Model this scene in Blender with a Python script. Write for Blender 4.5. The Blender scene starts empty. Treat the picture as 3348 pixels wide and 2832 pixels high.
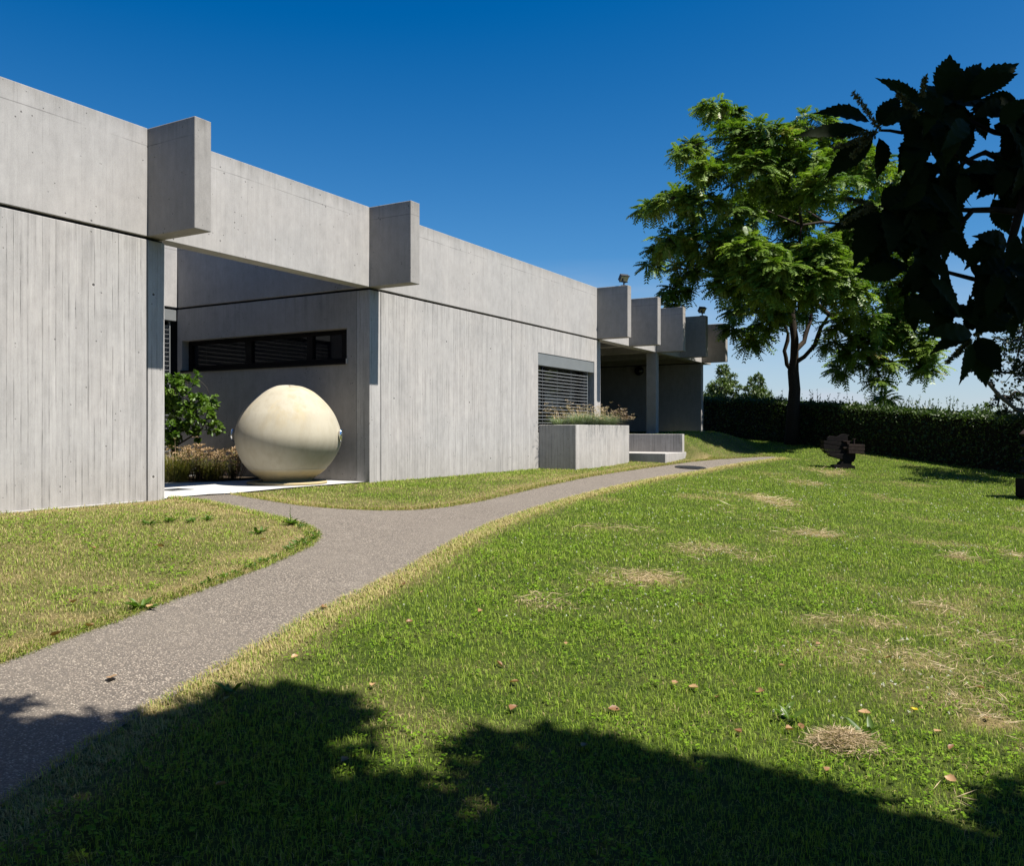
import bpy, bmesh, math, random
import numpy as np
from mathutils import Vector, Matrix, geometry

random.seed(7)
RNG = np.random.default_rng(11)
C = bpy.context.scene.collection
scene = bpy.context.scene

# ------------------------------------------------------------------ camera, sky, sun, exposure
FPX, PCX, PCY, EYE = 2764.2, 1674.0, 1408.2, 1.0
cd = bpy.data.cameras.new("camera"); cam = bpy.data.objects.new("camera", cd); C.objects.link(cam)
cd.sensor_width = 36.0; cd.lens = FPX / 3348 * 36.0
cd.shift_y = -(1416.0 - PCY) / 3348.0
cd.clip_start = 0.05; cd.clip_end = 5000
cam.location = (0, 0, EYE); cam.rotation_euler = (math.radians(90), 0, 0)
scene.camera = cam

SUN_EL, SUN_AZ = math.radians(62.5), math.radians(-28.6)
SUN = Vector((math.cos(SUN_AZ) * math.cos(SUN_EL), math.sin(SUN_AZ) * math.cos(SUN_EL), math.sin(SUN_EL)))
world = bpy.data.worlds.new("World"); scene.world = world; world.use_nodes = True
wt = world.node_tree; wt.nodes.clear()
sky = wt.nodes.new("ShaderNodeTexSky"); sky.sky_type = 'NISHITA'; sky.sun_disc = False
sky.sun_elevation = SUN_EL; sky.sun_rotation = math.atan2(SUN.x, SUN.y)
sky.altitude = 300; sky.air_density = 1.0; sky.dust_density = 0.25; sky.ozone_density = 3.0
# a polarised, deep summer blue: each channel of the sky keeps its own contrast curve
sr = wt.nodes.new("ShaderNodeSeparateColor"); sk_ = wt.nodes.new("ShaderNodeCombineColor")
wt.links.new(sky.outputs[0], sr.inputs[0])
for i_, (p_, a_, b_) in enumerate(((1.077, .75, 1.1), (.97, 1.12, .9), (1.09, .94, 0))):
    pw = wt.nodes.new("ShaderNodeMath"); pw.operation = 'POWER'; pw.inputs[1].default_value = p_
    ml = wt.nodes.new("ShaderNodeMath"); ml.operation = 'MULTIPLY'; ml.inputs[1].default_value = a_
    sb = wt.nodes.new("ShaderNodeMath"); sb.operation = 'SUBTRACT'; sb.inputs[1].default_value = b_; sb.use_clamp = False
    mm = wt.nodes.new("ShaderNodeMath"); mm.operation = 'MAXIMUM'; mm.inputs[1].default_value = 0.0
    wt.links.new(sr.outputs[i_], sb.inputs[0]); wt.links.new(sb.outputs[0], mm.inputs[0]); wt.links.new(mm.outputs[0], pw.inputs[0]); wt.links.new(pw.outputs[0], ml.inputs[0]); wt.links.new(ml.outputs[0], sk_.inputs[i_])
bg = wt.nodes.new("ShaderNodeBackground"); bg.inputs[1].default_value = 0.05
wo = wt.nodes.new("ShaderNodeOutputWorld")
# thin streaks of cloud low over the horizon, mixed by sky direction
tc = wt.nodes.new("ShaderNodeTexCoord"); sx = wt.nodes.new("ShaderNodeSeparateXYZ")
mp = wt.nodes.new("ShaderNodeMapping"); mp.inputs["Scale"].default_value = (4, 4, 26)
cn = wt.nodes.new("ShaderNodeTexNoise"); cn.inputs["Scale"].default_value = 1.6; cn.inputs["Detail"].default_value = 6
cr = wt.nodes.new("ShaderNodeMapRange"); cr.inputs[1].default_value = 0.50; cr.inputs[2].default_value = 0.75
hr = wt.nodes.new("ShaderNodeMapRange"); hr.inputs[1].default_value = 0.01; hr.inputs[2].default_value = 0.20
hr.inputs[3].default_value = 1.0; hr.inputs[4].default_value = 0.0
mu = wt.nodes.new("ShaderNodeMath"); mu.operation = 'MULTIPLY'
mu2 = wt.nodes.new("ShaderNodeMath"); mu2.operation = 'MULTIPLY_ADD'; mu2.inputs[1].default_value = 0.45
mx = wt.nodes.new("ShaderNodeMix"); mx.data_type = 'RGBA'; mx.inputs[7].default_value = (5.6, 6.1, 7.0, 1)
L = wt.links.new
L(tc.outputs["Generated"], sx.inputs[0]); L(tc.outputs["Generated"], mp.inputs[0]); L(mp.outputs[0], cn.inputs[0])
L(cn.outputs[0], cr.inputs[0]); L(sx.outputs[2], hr.inputs[0]); L(cr.outputs[0], mu.inputs[0]); L(hr.outputs[0], mu.inputs[1])
L(mu.outputs[0], mu2.inputs[0]); L(sk_.outputs[0], mx.inputs[6])
hz0 = wt.nodes.new("ShaderNodeMath"); hz0.operation = 'MULTIPLY'; hz0.inputs[1].default_value = 0.66
L(hr.outputs[0], hz0.inputs[0]); L(hz0.outputs[0], mu2.inputs[2]); L(mu2.outputs[0], mx.inputs[0]); L(mx.outputs[2], bg.inputs[0]); L(bg.outputs[0], wo.inputs[0])

sd = bpy.data.lights.new("sun", 'SUN'); sd.energy = 5.0; sd.angle = math.radians(0.53); sd.color = (1.0, 0.95, 0.87)
so = bpy.data.objects.new("sun", sd); C.objects.link(so); so.rotation_euler = SUN.to_track_quat('Z', 'Y').to_euler()
so.location = (20, -12, 40)
vs = scene.view_settings
vs.view_transform = 'Standard'; vs.look = 'None'; vs.gamma = 1.0; vs.use_curve_mapping = False; vs.exposure = 1.1
scene.cycles.max_bounces = 6; scene.cycles.diffuse_bounces = 1; scene.cycles.transmission_bounces = 4
scene.cycles.transparent_max_bounces = 6

# ------------------------------------------------------------------ helpers
def tag(o, label=None, cat=None, group=None, kind=None):
    if label: o["label"] = label
    if cat: o["category"] = cat
    if group: o["group"] = group
    if kind: o["kind"] = kind
    return o

def empty(name, loc=(0, 0, 0), rz=0.0, label=None, cat=None, group=None):
    o = bpy.data.objects.new(name, None); C.objects.link(o); o.location = loc; o.rotation_euler = (0, 0, rz)
    o.empty_display_size = 0.2
    return tag(o, label, cat, group)

def link_mesh(name, me, mat, parent=None):
    o = bpy.data.objects.new(name, me); C.objects.link(o)
    if mat: me.materials.append(mat)
    if parent: o.parent = parent
    return o

def pymesh(name, verts, faces, mat, parent=None, smooth=False, bevel=0.0):
    me = bpy.data.meshes.new(name); me.from_pydata([tuple(v) for v in verts], [], faces); me.update()
    if smooth: me.polygons.foreach_set("use_smooth", [True] * len(me.polygons))
    o = link_mesh(name, me, mat, parent)
    if bevel:
        m = o.modifiers.new("edge", 'BEVEL'); m.width = bevel; m.segments = 2; m.limit_method = 'ANGLE'
    return o

def npmesh(name, V, F, mat, parent=None, attrs=None, smooth=False):
    """V (n,3), F list of int arrays (m,k): fast mesh of many small faces"""
    me = bpy.data.meshes.new(name)
    V = np.asarray(V, np.float32); me.vertices.add(len(V)); me.vertices.foreach_set("co", V.ravel())
    idx = np.concatenate([f.ravel() for f in F]).astype(np.int32)
    tot = np.concatenate([np.full(len(f), f.shape[1], np.int32) for f in F])
    st = np.concatenate([[0], np.cumsum(tot)[:-1]]).astype(np.int32)
    me.loops.add(len(idx)); me.loops.foreach_set("vertex_index", idx)
    me.polygons.add(len(tot)); me.polygons.foreach_set("loop_start", st)
    if smooth: me.polygons.foreach_set("use_smooth", np.ones(len(tot), bool))
    for k, a in (attrs or {}).items():
        at = me.attributes.new(k, 'FLOAT', 'POINT'); at.data.foreach_set("value", np.asarray(a, np.float32))
    me.update(calc_edges=True)
    return link_mesh(name, me, mat, parent)

class MB:
    def __init__(s): s.v, s.f = [], []
    def add(s, verts, faces):
        b = len(s.v); s.v += [tuple(p) for p in verts]; s.f += [tuple(b + i for i in f) for f in faces]; return s
    def box(s, x0, x1, y0, y1, z0, z1, M=None):
        vs_ = [(x0, y0, z0), (x1, y0, z0), (x1, y1, z0), (x0, y1, z0), (x0, y0, z1), (x1, y0, z1), (x1, y1, z1), (x0, y1, z1)]
        if M: vs_ = [M @ Vector(p) for p in vs_]
        return s.add(vs_, [(0, 3, 2, 1), (4, 5, 6, 7), (0, 1, 5, 4), (1, 2, 6, 5), (2, 3, 7, 6), (3, 0, 4, 7)])
    def tube(s, pts, rad, n=8, cap=True):
        pts = [Vector(p) for p in pts]; b = len(s.v); ref = Vector((0.31, 0.17, 0.93))
        for i, p in enumerate(pts):
            d = (pts[min(i + 1, len(pts) - 1)] - pts[max(i - 1, 0)]).normalized()
            a = d.cross(ref)
            if a.length < 1e-3: a = d.cross(Vector((1, 0, 0)))
            a.normalize(); c = d.cross(a)
            r = rad[i] if hasattr(rad, '__len__') else rad
            for k in range(n):
                t = 2 * math.pi * k / n; s.v.append(tuple(p + a * (math.cos(t) * r) + c * (math.sin(t) * r)))
        for i in range(len(pts) - 1):
            for k in range(n):
                s.f.append((b + i * n + k, b + i * n + (k + 1) % n, b + (i + 1) * n + (k + 1) % n, b + (i + 1) * n + k))
        if cap:
            s.f.append(tuple(b + k for k in reversed(range(n)))); e = b + (len(pts) - 1) * n; s.f.append(tuple(e + k for k in range(n)))
        return s
    def lathe(s, prof, n=48, M=None):
        b = len(s.v)
        for r, z in prof:
            for k in range(n):
                t = 2 * math.pi * k / n; p = Vector((r * math.cos(t), r * math.sin(t), z)); s.v.append(tuple(M @ p if M else p))
        for i in range(len(prof) - 1):
            for k in range(n):
                s.f.append((b + i * n + k, b + i * n + (k + 1) % n, b + (i + 1) * n + (k + 1) % n, b + (i + 1) * n + k))
        s.f.append(tuple(b + k for k in reversed(range(n)))); e = b + (len(prof) - 1) * n; s.f.append(tuple(e + k for k in range(n)))
        return s
    def prism(s, poly, d0, d1, M=None):
        """outline poly in (x, z), extruded along y from d0 to d1"""
        n = len(poly); vs_ = [Vector((x, d0, z)) for x, z in poly] + [Vector((x, d1, z)) for x, z in poly]
        if M: vs_ = [M @ p for p in vs_]
        return s.add(vs_, [tuple(range(n)), tuple(reversed(range(n, 2 * n)))] + [(i, i + n, (i + 1) % n + n, (i + 1) % n) for i in range(n)])
    def build(s, name, mat, parent=None, smooth=False, bevel=0.0): return pymesh(name, s.v, s.f, mat, parent, smooth, bevel)

def cells(name, xs, ys, zs, full, mat, parent=None, bevel=0.0):
    """one watertight mesh of the filled cells of a grid (walls with openings)"""
    idx = {}; V = []; F = []
    def vi(i, j, k):
        if (i, j, k) not in idx: idx[(i, j, k)] = len(V); V.append((xs[i], ys[j], zs[k]))
        return idx[(i, j, k)]
    nx, ny, nz = len(xs) - 1, len(ys) - 1, len(zs) - 1
    on = lambda i, j, k: 0 <= i < nx and 0 <= j < ny and 0 <= k < nz and full(i, j, k)
    for i in range(nx):
        for j in range(ny):
            for k in range(nz):
                if not on(i, j, k): continue
                if not on(i - 1, j, k): F.append((vi(i, j, k), vi(i, j, k + 1), vi(i, j + 1, k + 1), vi(i, j + 1, k)))
                if not on(i + 1, j, k): F.append((vi(i + 1, j, k), vi(i + 1, j + 1, k), vi(i + 1, j + 1, k + 1), vi(i + 1, j, k + 1)))
                if not on(i, j - 1, k): F.append((vi(i, j, k), vi(i + 1, j, k), vi(i + 1, j, k + 1), vi(i, j, k + 1)))
                if not on(i, j + 1, k): F.append((vi(i, j + 1, k), vi(i, j + 1, k + 1), vi(i + 1, j + 1, k + 1), vi(i + 1, j + 1, k)))
                if not on(i, j, k - 1): F.append((vi(i, j, k), vi(i, j + 1, k), vi(i + 1, j + 1, k), vi(i + 1, j, k)))
                if not on(i, j, k + 1): F.append((vi(i, j, k + 1), vi(i + 1, j, k + 1), vi(i + 1, j + 1, k + 1), vi(i, j + 1, k + 1)))
    return pymesh(name, V, F, mat, parent, False, bevel)

def vnoise(x, y, seed=0):
    xi = np.floor(x).astype(np.int64); yi = np.floor(y).astype(np.int64); fx = x - xi; fy = y - yi
    fx = fx * fx * (3 - 2 * fx); fy = fy * fy * (3 - 2 * fy)
    def h(a, b):
        n = (a * 374761393 + b * 668265263 + seed * 982451653) & 0x7fffffff
        n = ((n ^ (n >> 13)) * 1274126177) & 0x7fffffff
        return ((n ^ (n >> 16)) & 0xffff) / 65535.0
    return (h(xi, yi) * (1 - fx) + h(xi + 1, yi) * fx) * (1 - fy) + (h(xi, yi + 1) * (1 - fx) + h(xi + 1, yi + 1) * fx) * fy
def fnoise(x, y, seed=0, o=4):
    t = 0; a = .5; s = 0
    for k in range(o): t = t + a * vnoise(x * 2 ** k, y * 2 ** k, seed + k); s += a; a *= .55
    return t / s
def sstep(a, b, x):
    t = np.clip((x - a) / (b - a), 0, 1); return t * t * (3 - 2 * t)

# ------------------------------------------------------------------ the site: facade frame (t along the front, s out from it) and the terrain
TH = math.radians(30); X0, Y0 = -5.152, 11.963
def st(x, y): return (x - X0) * math.cos(TH) - (y - Y0) * math.sin(TH), (x - X0) * math.sin(TH) + (y - Y0) * math.cos(TH)
def xy(s, t): return X0 + t * math.sin(TH) + s * math.cos(TH), Y0 + t * math.cos(TH) - s * math.sin(TH)
def softplus(x, k): return np.where(x > 20 * k, x, k * np.log1p(np.exp(np.clip(x / k, -40, 40))))
def ground_z(x, y):
    x = np.asarray(x, float); y = np.asarray(y, float); s, t = st(x, y)
    a = -0.06 * softplus(s - 1.6, 0.5) + 0.055 * softplus(s - 14, 1.5)
    b = 0.046 * softplus(t - 13.8, 0.9) - 0.10 * softplus(t - 36, 3.0)
    m = 0.60 * sstep(17.45, 17.9, t) * sstep(3.1, 1.3, s) * sstep(27, 22, t)
    far = -0.05 * softplus(np.hypot(x, y - 15) - 45, 6)
    return np.maximum(a + b + m + far, -14.0)
def gz(x, y): return float(ground_z(x, y))
def ray(px, py): return np.array([(px - PCX) / FPX, 1.0, -(py - PCY) / FPX])
def gpt(px, py, dz=0.0):
    """where the sight line through a point of the photograph meets the terrain"""
    d = ray(px, py); lo = 1.0; Y = 1.0
    while Y < 80 and EYE + d[2] * Y > gz(d[0] * Y, Y) + dz: lo = Y; Y *= 1.01
    hi = Y
    for _ in range(30):
        m = (lo + hi) / 2
        if EYE + d[2] * m > gz(d[0] * m, m) + dz: lo = m
        else: hi = m
    return d[0] * hi, hi
def at(px, py, Y): d = ray(px, py); return Vector((d[0] * Y, Y, EYE + d[2] * Y))
def in_poly(x, y, P):
    x = np.asarray(x); y = np.asarray(y); c = np.zeros(x.shape, bool); n = len(P)
    for i in range(n):
        x1, y1 = P[i]; x2, y2 = P[(i + 1) % n]
        c ^= ((y1 > y) != (y2 > y)) & (x < (x2 - x1) * (y - y1) / (y2 - y1 + 1e-12) + x1)
    return c
def poly_dist(x, y, P, closed=False):
    d = np.full(np.shape(x), 1e9); n = len(P)
    for i in range(n if closed else n - 1):
        ax, ay = P[i]; bx, by = P[(i + 1) % n]; vx, vy = bx - ax, by - ay; l2 = vx * vx + vy * vy + 1e-12
        t = np.clip(((x - ax) * vx + (y - ay) * vy) / l2, 0, 1); d = np.minimum(d, np.hypot(x - ax - t * vx, y - ay - t * vy))
    return d

# ------------------------------------------------------------------ materials
class NT:
    def __init__(s, name):
        s.m = bpy.data.materials.new(name); s.m.use_nodes = True; s.t = s.m.node_tree; s.t.nodes.clear()
        s.out = s.n("ShaderNodeOutputMaterial")
    def n(s, ty, **kw):
        o = s.t.nodes.new(ty)
        for k, v in kw.items(): setattr(o, k, v)
        return o
    def set(s, sock, v):
        if hasattr(v, "is_linked") or hasattr(v, "links"): s.t.links.new(v, sock)
        else: sock.default_value = v
    def math(s, op, a, b=0.0, clamp=False):
        o = s.n("ShaderNodeMath", operation=op, use_clamp=clamp); s.set(o.inputs[0], a); s.set(o.inputs[1], b); return o.outputs[0]
    def noise(s, vec, scale, detail=4, rough=0.55, dist=0.0):
        o = s.n("ShaderNodeTexNoise"); o.inputs["Scale"].default_value = scale; o.inputs["Detail"].default_value = detail
        o.inputs["Roughness"].default_value = rough; o.inputs["Distortion"].default_value = dist
        if vec is not None: s.t.links.new(vec, o.inputs["Vector"])
        return o.outputs[0]
    def mapping(s, vec, scale=(1, 1, 1), loc=(0, 0, 0)):
        o = s.n("ShaderNodeMapping"); o.inputs["Scale"].default_value = scale; o.inputs["Location"].default_value = loc
        s.t.links.new(vec, o.inputs[0]); return o.outputs[0]
    def rng(s, v, a, b, c=0.0, d=1.0):
        o = s.n("ShaderNodeMapRange"); s.set(o.inputs[0], v)
        for i, q in enumerate((a, b, c, d)): o.inputs[i + 1].default_value = q
        return o.outputs[0]
    def mix(s, f, a, b, mode='MIX'):
        o = s.n("ShaderNodeMix", data_type='RGBA', blend_type=mode); s.set(o.inputs[0], f); s.set(o.inputs[6], a); s.set(o.inputs[7], b); return o.outputs[2]
    def obj(s): return s.n("ShaderNodeTexCoord").outputs["Object"]
    def attr(s, name): return s.n("ShaderNodeAttribute", attribute_name=name).outputs["Fac"]
    def bump(s, h, strength=0.3, dist=0.01):
        o = s.n("ShaderNodeBump"); o.inputs["Strength"].default_value = strength; o.inputs["Distance"].default_value = dist
        s.t.links.new(h, o.inputs["Height"]); return o.outputs[0]
    def surf(s, color, rough=0.8, normal=None, spec=0.3, metal=0.0, trans=0.0, tcol=None):
        p = s.n("ShaderNodeBsdfPrincipled"); s.set(p.inputs["Base Color"], color); s.set(p.inputs["Roughness"], rough)
        p.inputs["Specular IOR Level"].default_value = spec; p.inputs["Metallic"].default_value = metal
        if normal is not None: s.t.links.new(normal, p.inputs["Normal"])
        o = p.outputs[0]
        if trans:
            tr = s.n("ShaderNodeBsdfTranslucent"); s.set(tr.inputs[0], tcol if tcol is not None else color)
            mxn = s.n("ShaderNodeMixShader"); mxn.inputs[0].default_value = trans
            s.t.links.new(o, mxn.inputs[1]); s.t.links.new(tr.outputs[0], mxn.inputs[2]); o = mxn.outputs[0]
        s.t.links.new(o, s.out.inputs[0]); return s.m

def c4(r, g, b): return (r, g, b, 1.0)

def concrete(name, boards=1.0, base=(0.395, 0.381, 0.368), pits=1.0, holes=0.0, stain=0.5):
    k = NT(name); v = k.obj(); sp = k.n("ShaderNodeSeparateXYZ"); k.t.links.new(v, sp.inputs[0])
    run = k.math('ADD', sp.outputs[0], sp.outputs[1]); z = sp.outputs[2]
    wob = k.math('MULTIPLY', k.noise(k.mapping(v, (1.5, 1.5, .25)), 1.0, 2), 0.05)
    b = k.math('MULTIPLY', k.math('ADD', run, wob), 1 / 0.088)
    fl = k.math('FLOOR', b); fr = k.math('FRACT', b)
    wn = k.n("ShaderNodeTexWhiteNoise", noise_dimensions='1D'); k.t.links.new(fl, wn.inputs["W"])
    edge = k.math('ABSOLUTE', k.math('SUBTRACT', fr, 0.5))
    line = k.rng(edge, 0.40, 0.49)
    linemask = k.rng(k.noise(k.mapping(v, (9.5, 9.5, 1.3)), 1.0, 4, .7), 0.44, 0.68)
    line = k.math('MULTIPLY', line, linemask)
    streak = k.noise(k.mapping(v, (26, 26, 0.9)), 1.0, 5, 0.65)
    streak2 = k.noise(k.mapping(v, (7, 7, 0.35)), 1.0, 4, 0.6)
    cloud = k.noise(v, 1.1, 6, 0.62); grain = k.noise(v, 75, 4, 0.75); mid = k.noise(k.mapping(v, (1, 1, .55)), 7, 6, 0.72)
    val = k.math('ADD', 0.70, k.math('MULTIPLY', cloud, 0.34))
    val = k.math('ADD', val, k.math('MULTIPLY', k.math('SUBTRACT', grain, 0.5), 0.50))
    val = k.math('ADD', val, k.math('MULTIPLY', k.math('SUBTRACT', mid, 0.5), 0.46))
    val = k.math('ADD', val, k.math('MULTIPLY', k.math('SUBTRACT', streak, 0.5), 0.12 + 0.24 * boards))
    val = k.math('ADD', val, k.math('MULTIPLY', k.math('SUBTRACT', streak2, 0.5), 0.14 + 0.20 * boards))
    val = k.math('ADD', val, k.math('MULTIPLY', k.math('SUBTRACT', wn.outputs[0], 0.5), 0.055 * boards))
    val = k.math('MULTIPLY', val, k.math('SUBTRACT', 1.0, k.math('MULTIPLY', line, 0.50 * boards)))
    # air holes left by the shuttering
    vo = k.n("ShaderNodeTexVoronoi"); vo.inputs["Scale"].default_value = 14; k.t.links.new(v, vo.inputs["Vector"])
    pm = k.rng(k.noise(v, 1.7, 3), 0.36, 0.56); ps = k.n("ShaderNodeSeparateXYZ"); k.t.links.new(vo.outputs["Color"], ps.inputs[0])
    rad = k.math('MULTIPLY', k.math('MULTIPLY', k.rng(ps.outputs[0], 0.45, 1.0), 0.19 * pits), pm)
    pit = k.math('MULTIPLY', k.rng(k.math('SUBTRACT', rad, vo.outputs["Distance"]), 0.0, 0.05), 0.9)
    val = k.math('MULTIPLY', val, k.math('SUBTRACT', 1.0, k.math('MULTIPLY', pit, 0.65)))
    hgt = k.math('SUBTRACT', k.math('MULTIPLY', streak, 0.25 + 0.35 * boards), k.math('ADD', k.math('MULTIPLY', line, 0.8 * boards), pit))
    hgt = k.math('ADD', hgt, k.math('ADD', k.math('MULTIPLY', grain, 0.25), k.math('MULTIPLY', mid, 0.35)))
    # water drips below the coping and below the shadow joint, one cold joint line high on the beams
    drip = k.rng(k.noise(k.mapping(v, (11, 11, .18)), 1.0, 5, .7), .50, .70)
    dz = k.math('MAXIMUM', k.rng(z, 4.55, 5.27, 0.0, 0.8), k.math('MULTIPLY', k.rng(z, 2.9, 3.69, 0.0, 1.0), k.math('LESS_THAN', z, 3.73)))
    val = k.math('MULTIPLY', val, k.math('SUBTRACT', 1.0, k.math('MULTIPLY', k.math('MULTIPLY', drip, dz), 0.26)))
    if boards < .5:
        ln = k.rng(k.math('ABSOLUTE', k.math('SUBTRACT', z, k.math('ADD', 5.02, k.math('MULTIPLY', k.noise(v, 1.3, 2), .02)))), .003, .009, 1.0, 0.0)
        val = k.math('MULTIPLY', val, k.math('SUBTRACT', 1.0, k.math('MULTIPLY', k.math('MULTIPLY', ln, k.rng(k.noise(v, .8, 3), .42, .55)), .40)))
    if holes:
        # shuttering tie holes on a regular grid
        a = k.math('SUBTRACT', k.math('FRACT', k.math('MULTIPLY', k.math('ADD', run, 0.37), 1 / 0.92)), 0.5)
        c = k.math('SUBTRACT', k.math('FRACT', k.math('MULTIPLY', k.math('ADD', z, 0.31), 1 / 1.30)), 0.5)
        d = k.math('SQRT', k.math('ADD', k.math('POWER', k.math('MULTIPLY', a, 0.92), 2.0), k.math('POWER', k.math('MULTIPLY', c, 1.30), 2.0)))
        cw = k.n("ShaderNodeTexWhiteNoise", noise_dimensions='2D'); cc = k.n("ShaderNodeCombineXYZ"); k.t.links.new(k.math('FLOOR', k.math('MULTIPLY', k.math('ADD', run, 0.37), 1 / 0.92)), cc.inputs[0]); k.t.links.new(k.math('FLOOR', k.math('MULTIPLY', k.math('ADD', z, 0.31), 1 / 1.30)), cc.inputs[1]); k.t.links.new(cc.outputs[0], cw.inputs["Vector"])
        d = k.math('ADD', d, k.math('LESS_THAN', cw.outputs[0], 0.42))
        hole = k.rng(d, 0.016, 0.021, 1.0, 0.0); rim = k.rng(k.math('ABSOLUTE', k.math('SUBTRACT', d, 0.025)), 0.003, 0.007, 1.0, 0.0)
        val = k.math('ADD', val, k.math('MULTIPLY', rim, 0.18)); val = k.math('MULTIPLY', val, k.math('SUBTRACT', 1.0, k.math('MULTIPLY', hole, 0.75)))
        hgt = k.math('SUBTRACT', hgt, k.math('MULTIPLY', hole, 3.0))
    # rain-washed weathering: warm stains in large soft drifts, lichen near the top edge, dirt near the ground
    low = k.math('MULTIPLY', k.rng(k.math('ADD', z, k.math('MULTIPLY', k.math('SUBTRACT', cloud, .5), 0.8)), 0.05, 0.75, 1.0, 0.0), 0.30)
    col = k.mix(k.math('MULTIPLY', k.rng(k.noise(v, 0.55, 4), 0.45, 0.75), stain), c4(*base), c4(base[0] * 1.03, base[1] * 0.985, base[2] * 0.95))
    col = k.mix(low, col, c4(base[0] * 0.86, base[1] * 0.80, base[2] * 0.70))
    edge_t = k.math('MULTIPLY', k.rng(k.math('ADD', z, k.math('MULTIPLY', k.noise(k.mapping(v, (5, 5, .8)), 1.0, 5, .7), 0.55)), 5.38, 5.66), 0.55)
    col = k.mix(edge_t, col, c4(base[0] * 0.55, base[1] * 0.54, base[2] * 0.50))
    vc = k.n("ShaderNodeCombineXYZ")
    for i in range(3): k.t.links.new(val, vc.inputs[i])
    col = k.mix(1.0, col, vc.outputs[0], 'MULTIPLY')
    return k.surf(col, 0.9, k.bump(hgt, 0.55, 0.006), 0.2)

def plain(name, col, rough=0.6, spec=0.4, metal=0.0, var=0.15, scale=6.0, bump=0.1):
    k = NT(name); v = k.obj(); n = k.noise(v, scale, 5, 0.6); f = k.rng(n, 0.3, 0.7)
    a = tuple(x * (1 - var) for x in col); b = tuple(min(1, x * (1 + var)) for x in col)
    return k.surf(k.mix(f, c4(*a), c4(*b)), rough, k.bump(n, bump, 0.004), spec, metal)

def leafmat(name, a, b, c=None, rough=0.45, trans=0.3, tboost=1.6, spec=0.35):
    """a to b by leaf; c for a few odd ones"""
    k = NT(name); r = k.attr("rnd"); col = k.mix(r, c4(*a), c4(*b))
    if c: col = k.mix(k.rng(r, 0.88, 0.97), col, c4(*c))
    tcol = k.mix(1.0, col, c4(1.25 * tboost / 1.6, 1.5 * tboost / 1.6, 0.6), 'MULTIPLY')
    return k.surf(col, rough, None, spec, 0.0, trans, tcol)

M_WALL = concrete("board_marked_concrete", 1.35, holes=1.0)
M_BAND = concrete("smooth_concrete", 0.25, base=(0.39, 0.376, 0.364), pits=1.2)
M_SIDE = concrete("shade_darkened_concrete", 0.10, base=(0.305, 0.290, 0.275), pits=1.0)  # darker base puts the shade of fins and recessed walls into the colour
M_PLANTER = concrete("rough_board_concrete", 1.5, base=(0.405, 0.39, 0.372))
M_DARK = plain("dark_core", (0.03, 0.03, 0.032), 0.9, 0.1)
M_ALU = plain("grey_aluminium", (0.21, 0.222, 0.225), 0.45, 0.5, 0.3, 0.06, 3, 0.0)
M_SLAT = plain("blind_slat_grey", (0.24, 0.25, 0.26), 0.4, 0.5, 0.2, 0.06, 4, 0.0)
M_FRAME = plain("dark_window_frame", (0.006, 0.005, 0.005), 0.6, 0.12, 0, 0.2)
M_RUST = plain("shade_darkened_steel", (0.008, 0.006, 0.0055), 0.8, 0.15, 0.0, 0.45, 14, 0.4)  # rusty steel, colour darkened to stand in for tree shade on the sculptures
M_RUSTB = plain("brown_rusty_steel", (0.028, 0.018, 0.014), 0.8, 0.2, 0.0, 0.40, 14, 0.4)
M_BLACK = plain("black_metal", (0.012, 0.012, 0.013), 0.5, 0.4, 0.0, 0.2)
M_CHROME = plain("polished_steel", (0.75, 0.76, 0.78), 0.12, 0.5, 1.0, 0.03)
M_BARK = plain("bark", (0.034, 0.027, 0.021), 0.95, 0.1, 0, 0.5, 22, 1.0)
M_GREYBARK = plain("grey_bark", (0.075, 0.066, 0.055), 0.95, 0.1, 0, 0.4, 16, 1.0)
def glassy(name):
    k = NT(name); return k.surf(c4(0.006, 0.006, 0.008), 0.03, None, 0.55)
M_GLASS = glassy("dark_glass")
def lens(name):
    k = NT(name); return k.surf(c4(0.35, 0.33, 0.22), 0.15, None, 0.5)
M_LENS = lens("lamp_lens")
def cream(name):
    k = NT(name); v = k.obj(); sp = k.n("ShaderNodeSeparateXYZ"); k.t.links.new(v, sp.inputs[0])
    base = k.mix(k.rng(k.noise(v, 1.6, 5), .35, .7), c4(.335, .305, .235), c4(.375, .345, .275))
    st_ = k.math('MULTIPLY', k.rng(k.noise(k.mapping(v, (2.2, 2.2, 1.2)), 1.3, 6, .7), .50, .72), k.rng(sp.outputs[2], .7, 1.5))
    base = k.mix(k.math('MULTIPLY', st_, .8), base, c4(.36, .27, .125))
    low = k.rng(sp.outputs[2], .30, .22); base = k.mix(k.math('MULTIPLY', low, .7), base, c4(.40, .29, .115))
    sm = k.math('MULTIPLY', k.rng(k.noise(k.mapping(v, (3, 3, 1)), 4.0, 6, .75), .58, .68), k.rng(sp.outputs[2], 1.05, 1.5))
    base = k.mix(k.math('MULTIPLY', sm, .45), base, c4(.28, .23, .13))
    sm2 = k.math('MULTIPLY', k.rng(k.noise(k.mapping(v, (4, 4, .9)), 1.6, 6, .7), .46, .66), .40)
    base = k.mix(sm2, base, c4(.25, .22, .16))
    gr = k.noise(v, 150, 3, .7); base = k.mix(k.rng(gr, .35, .65, .0, .22), base, c4(.40, .35, .25))
    return k.surf(base, .9, k.bump(gr, .35, .005), .1)
M_CREAM = cream("weathered_cream_stone")

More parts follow.
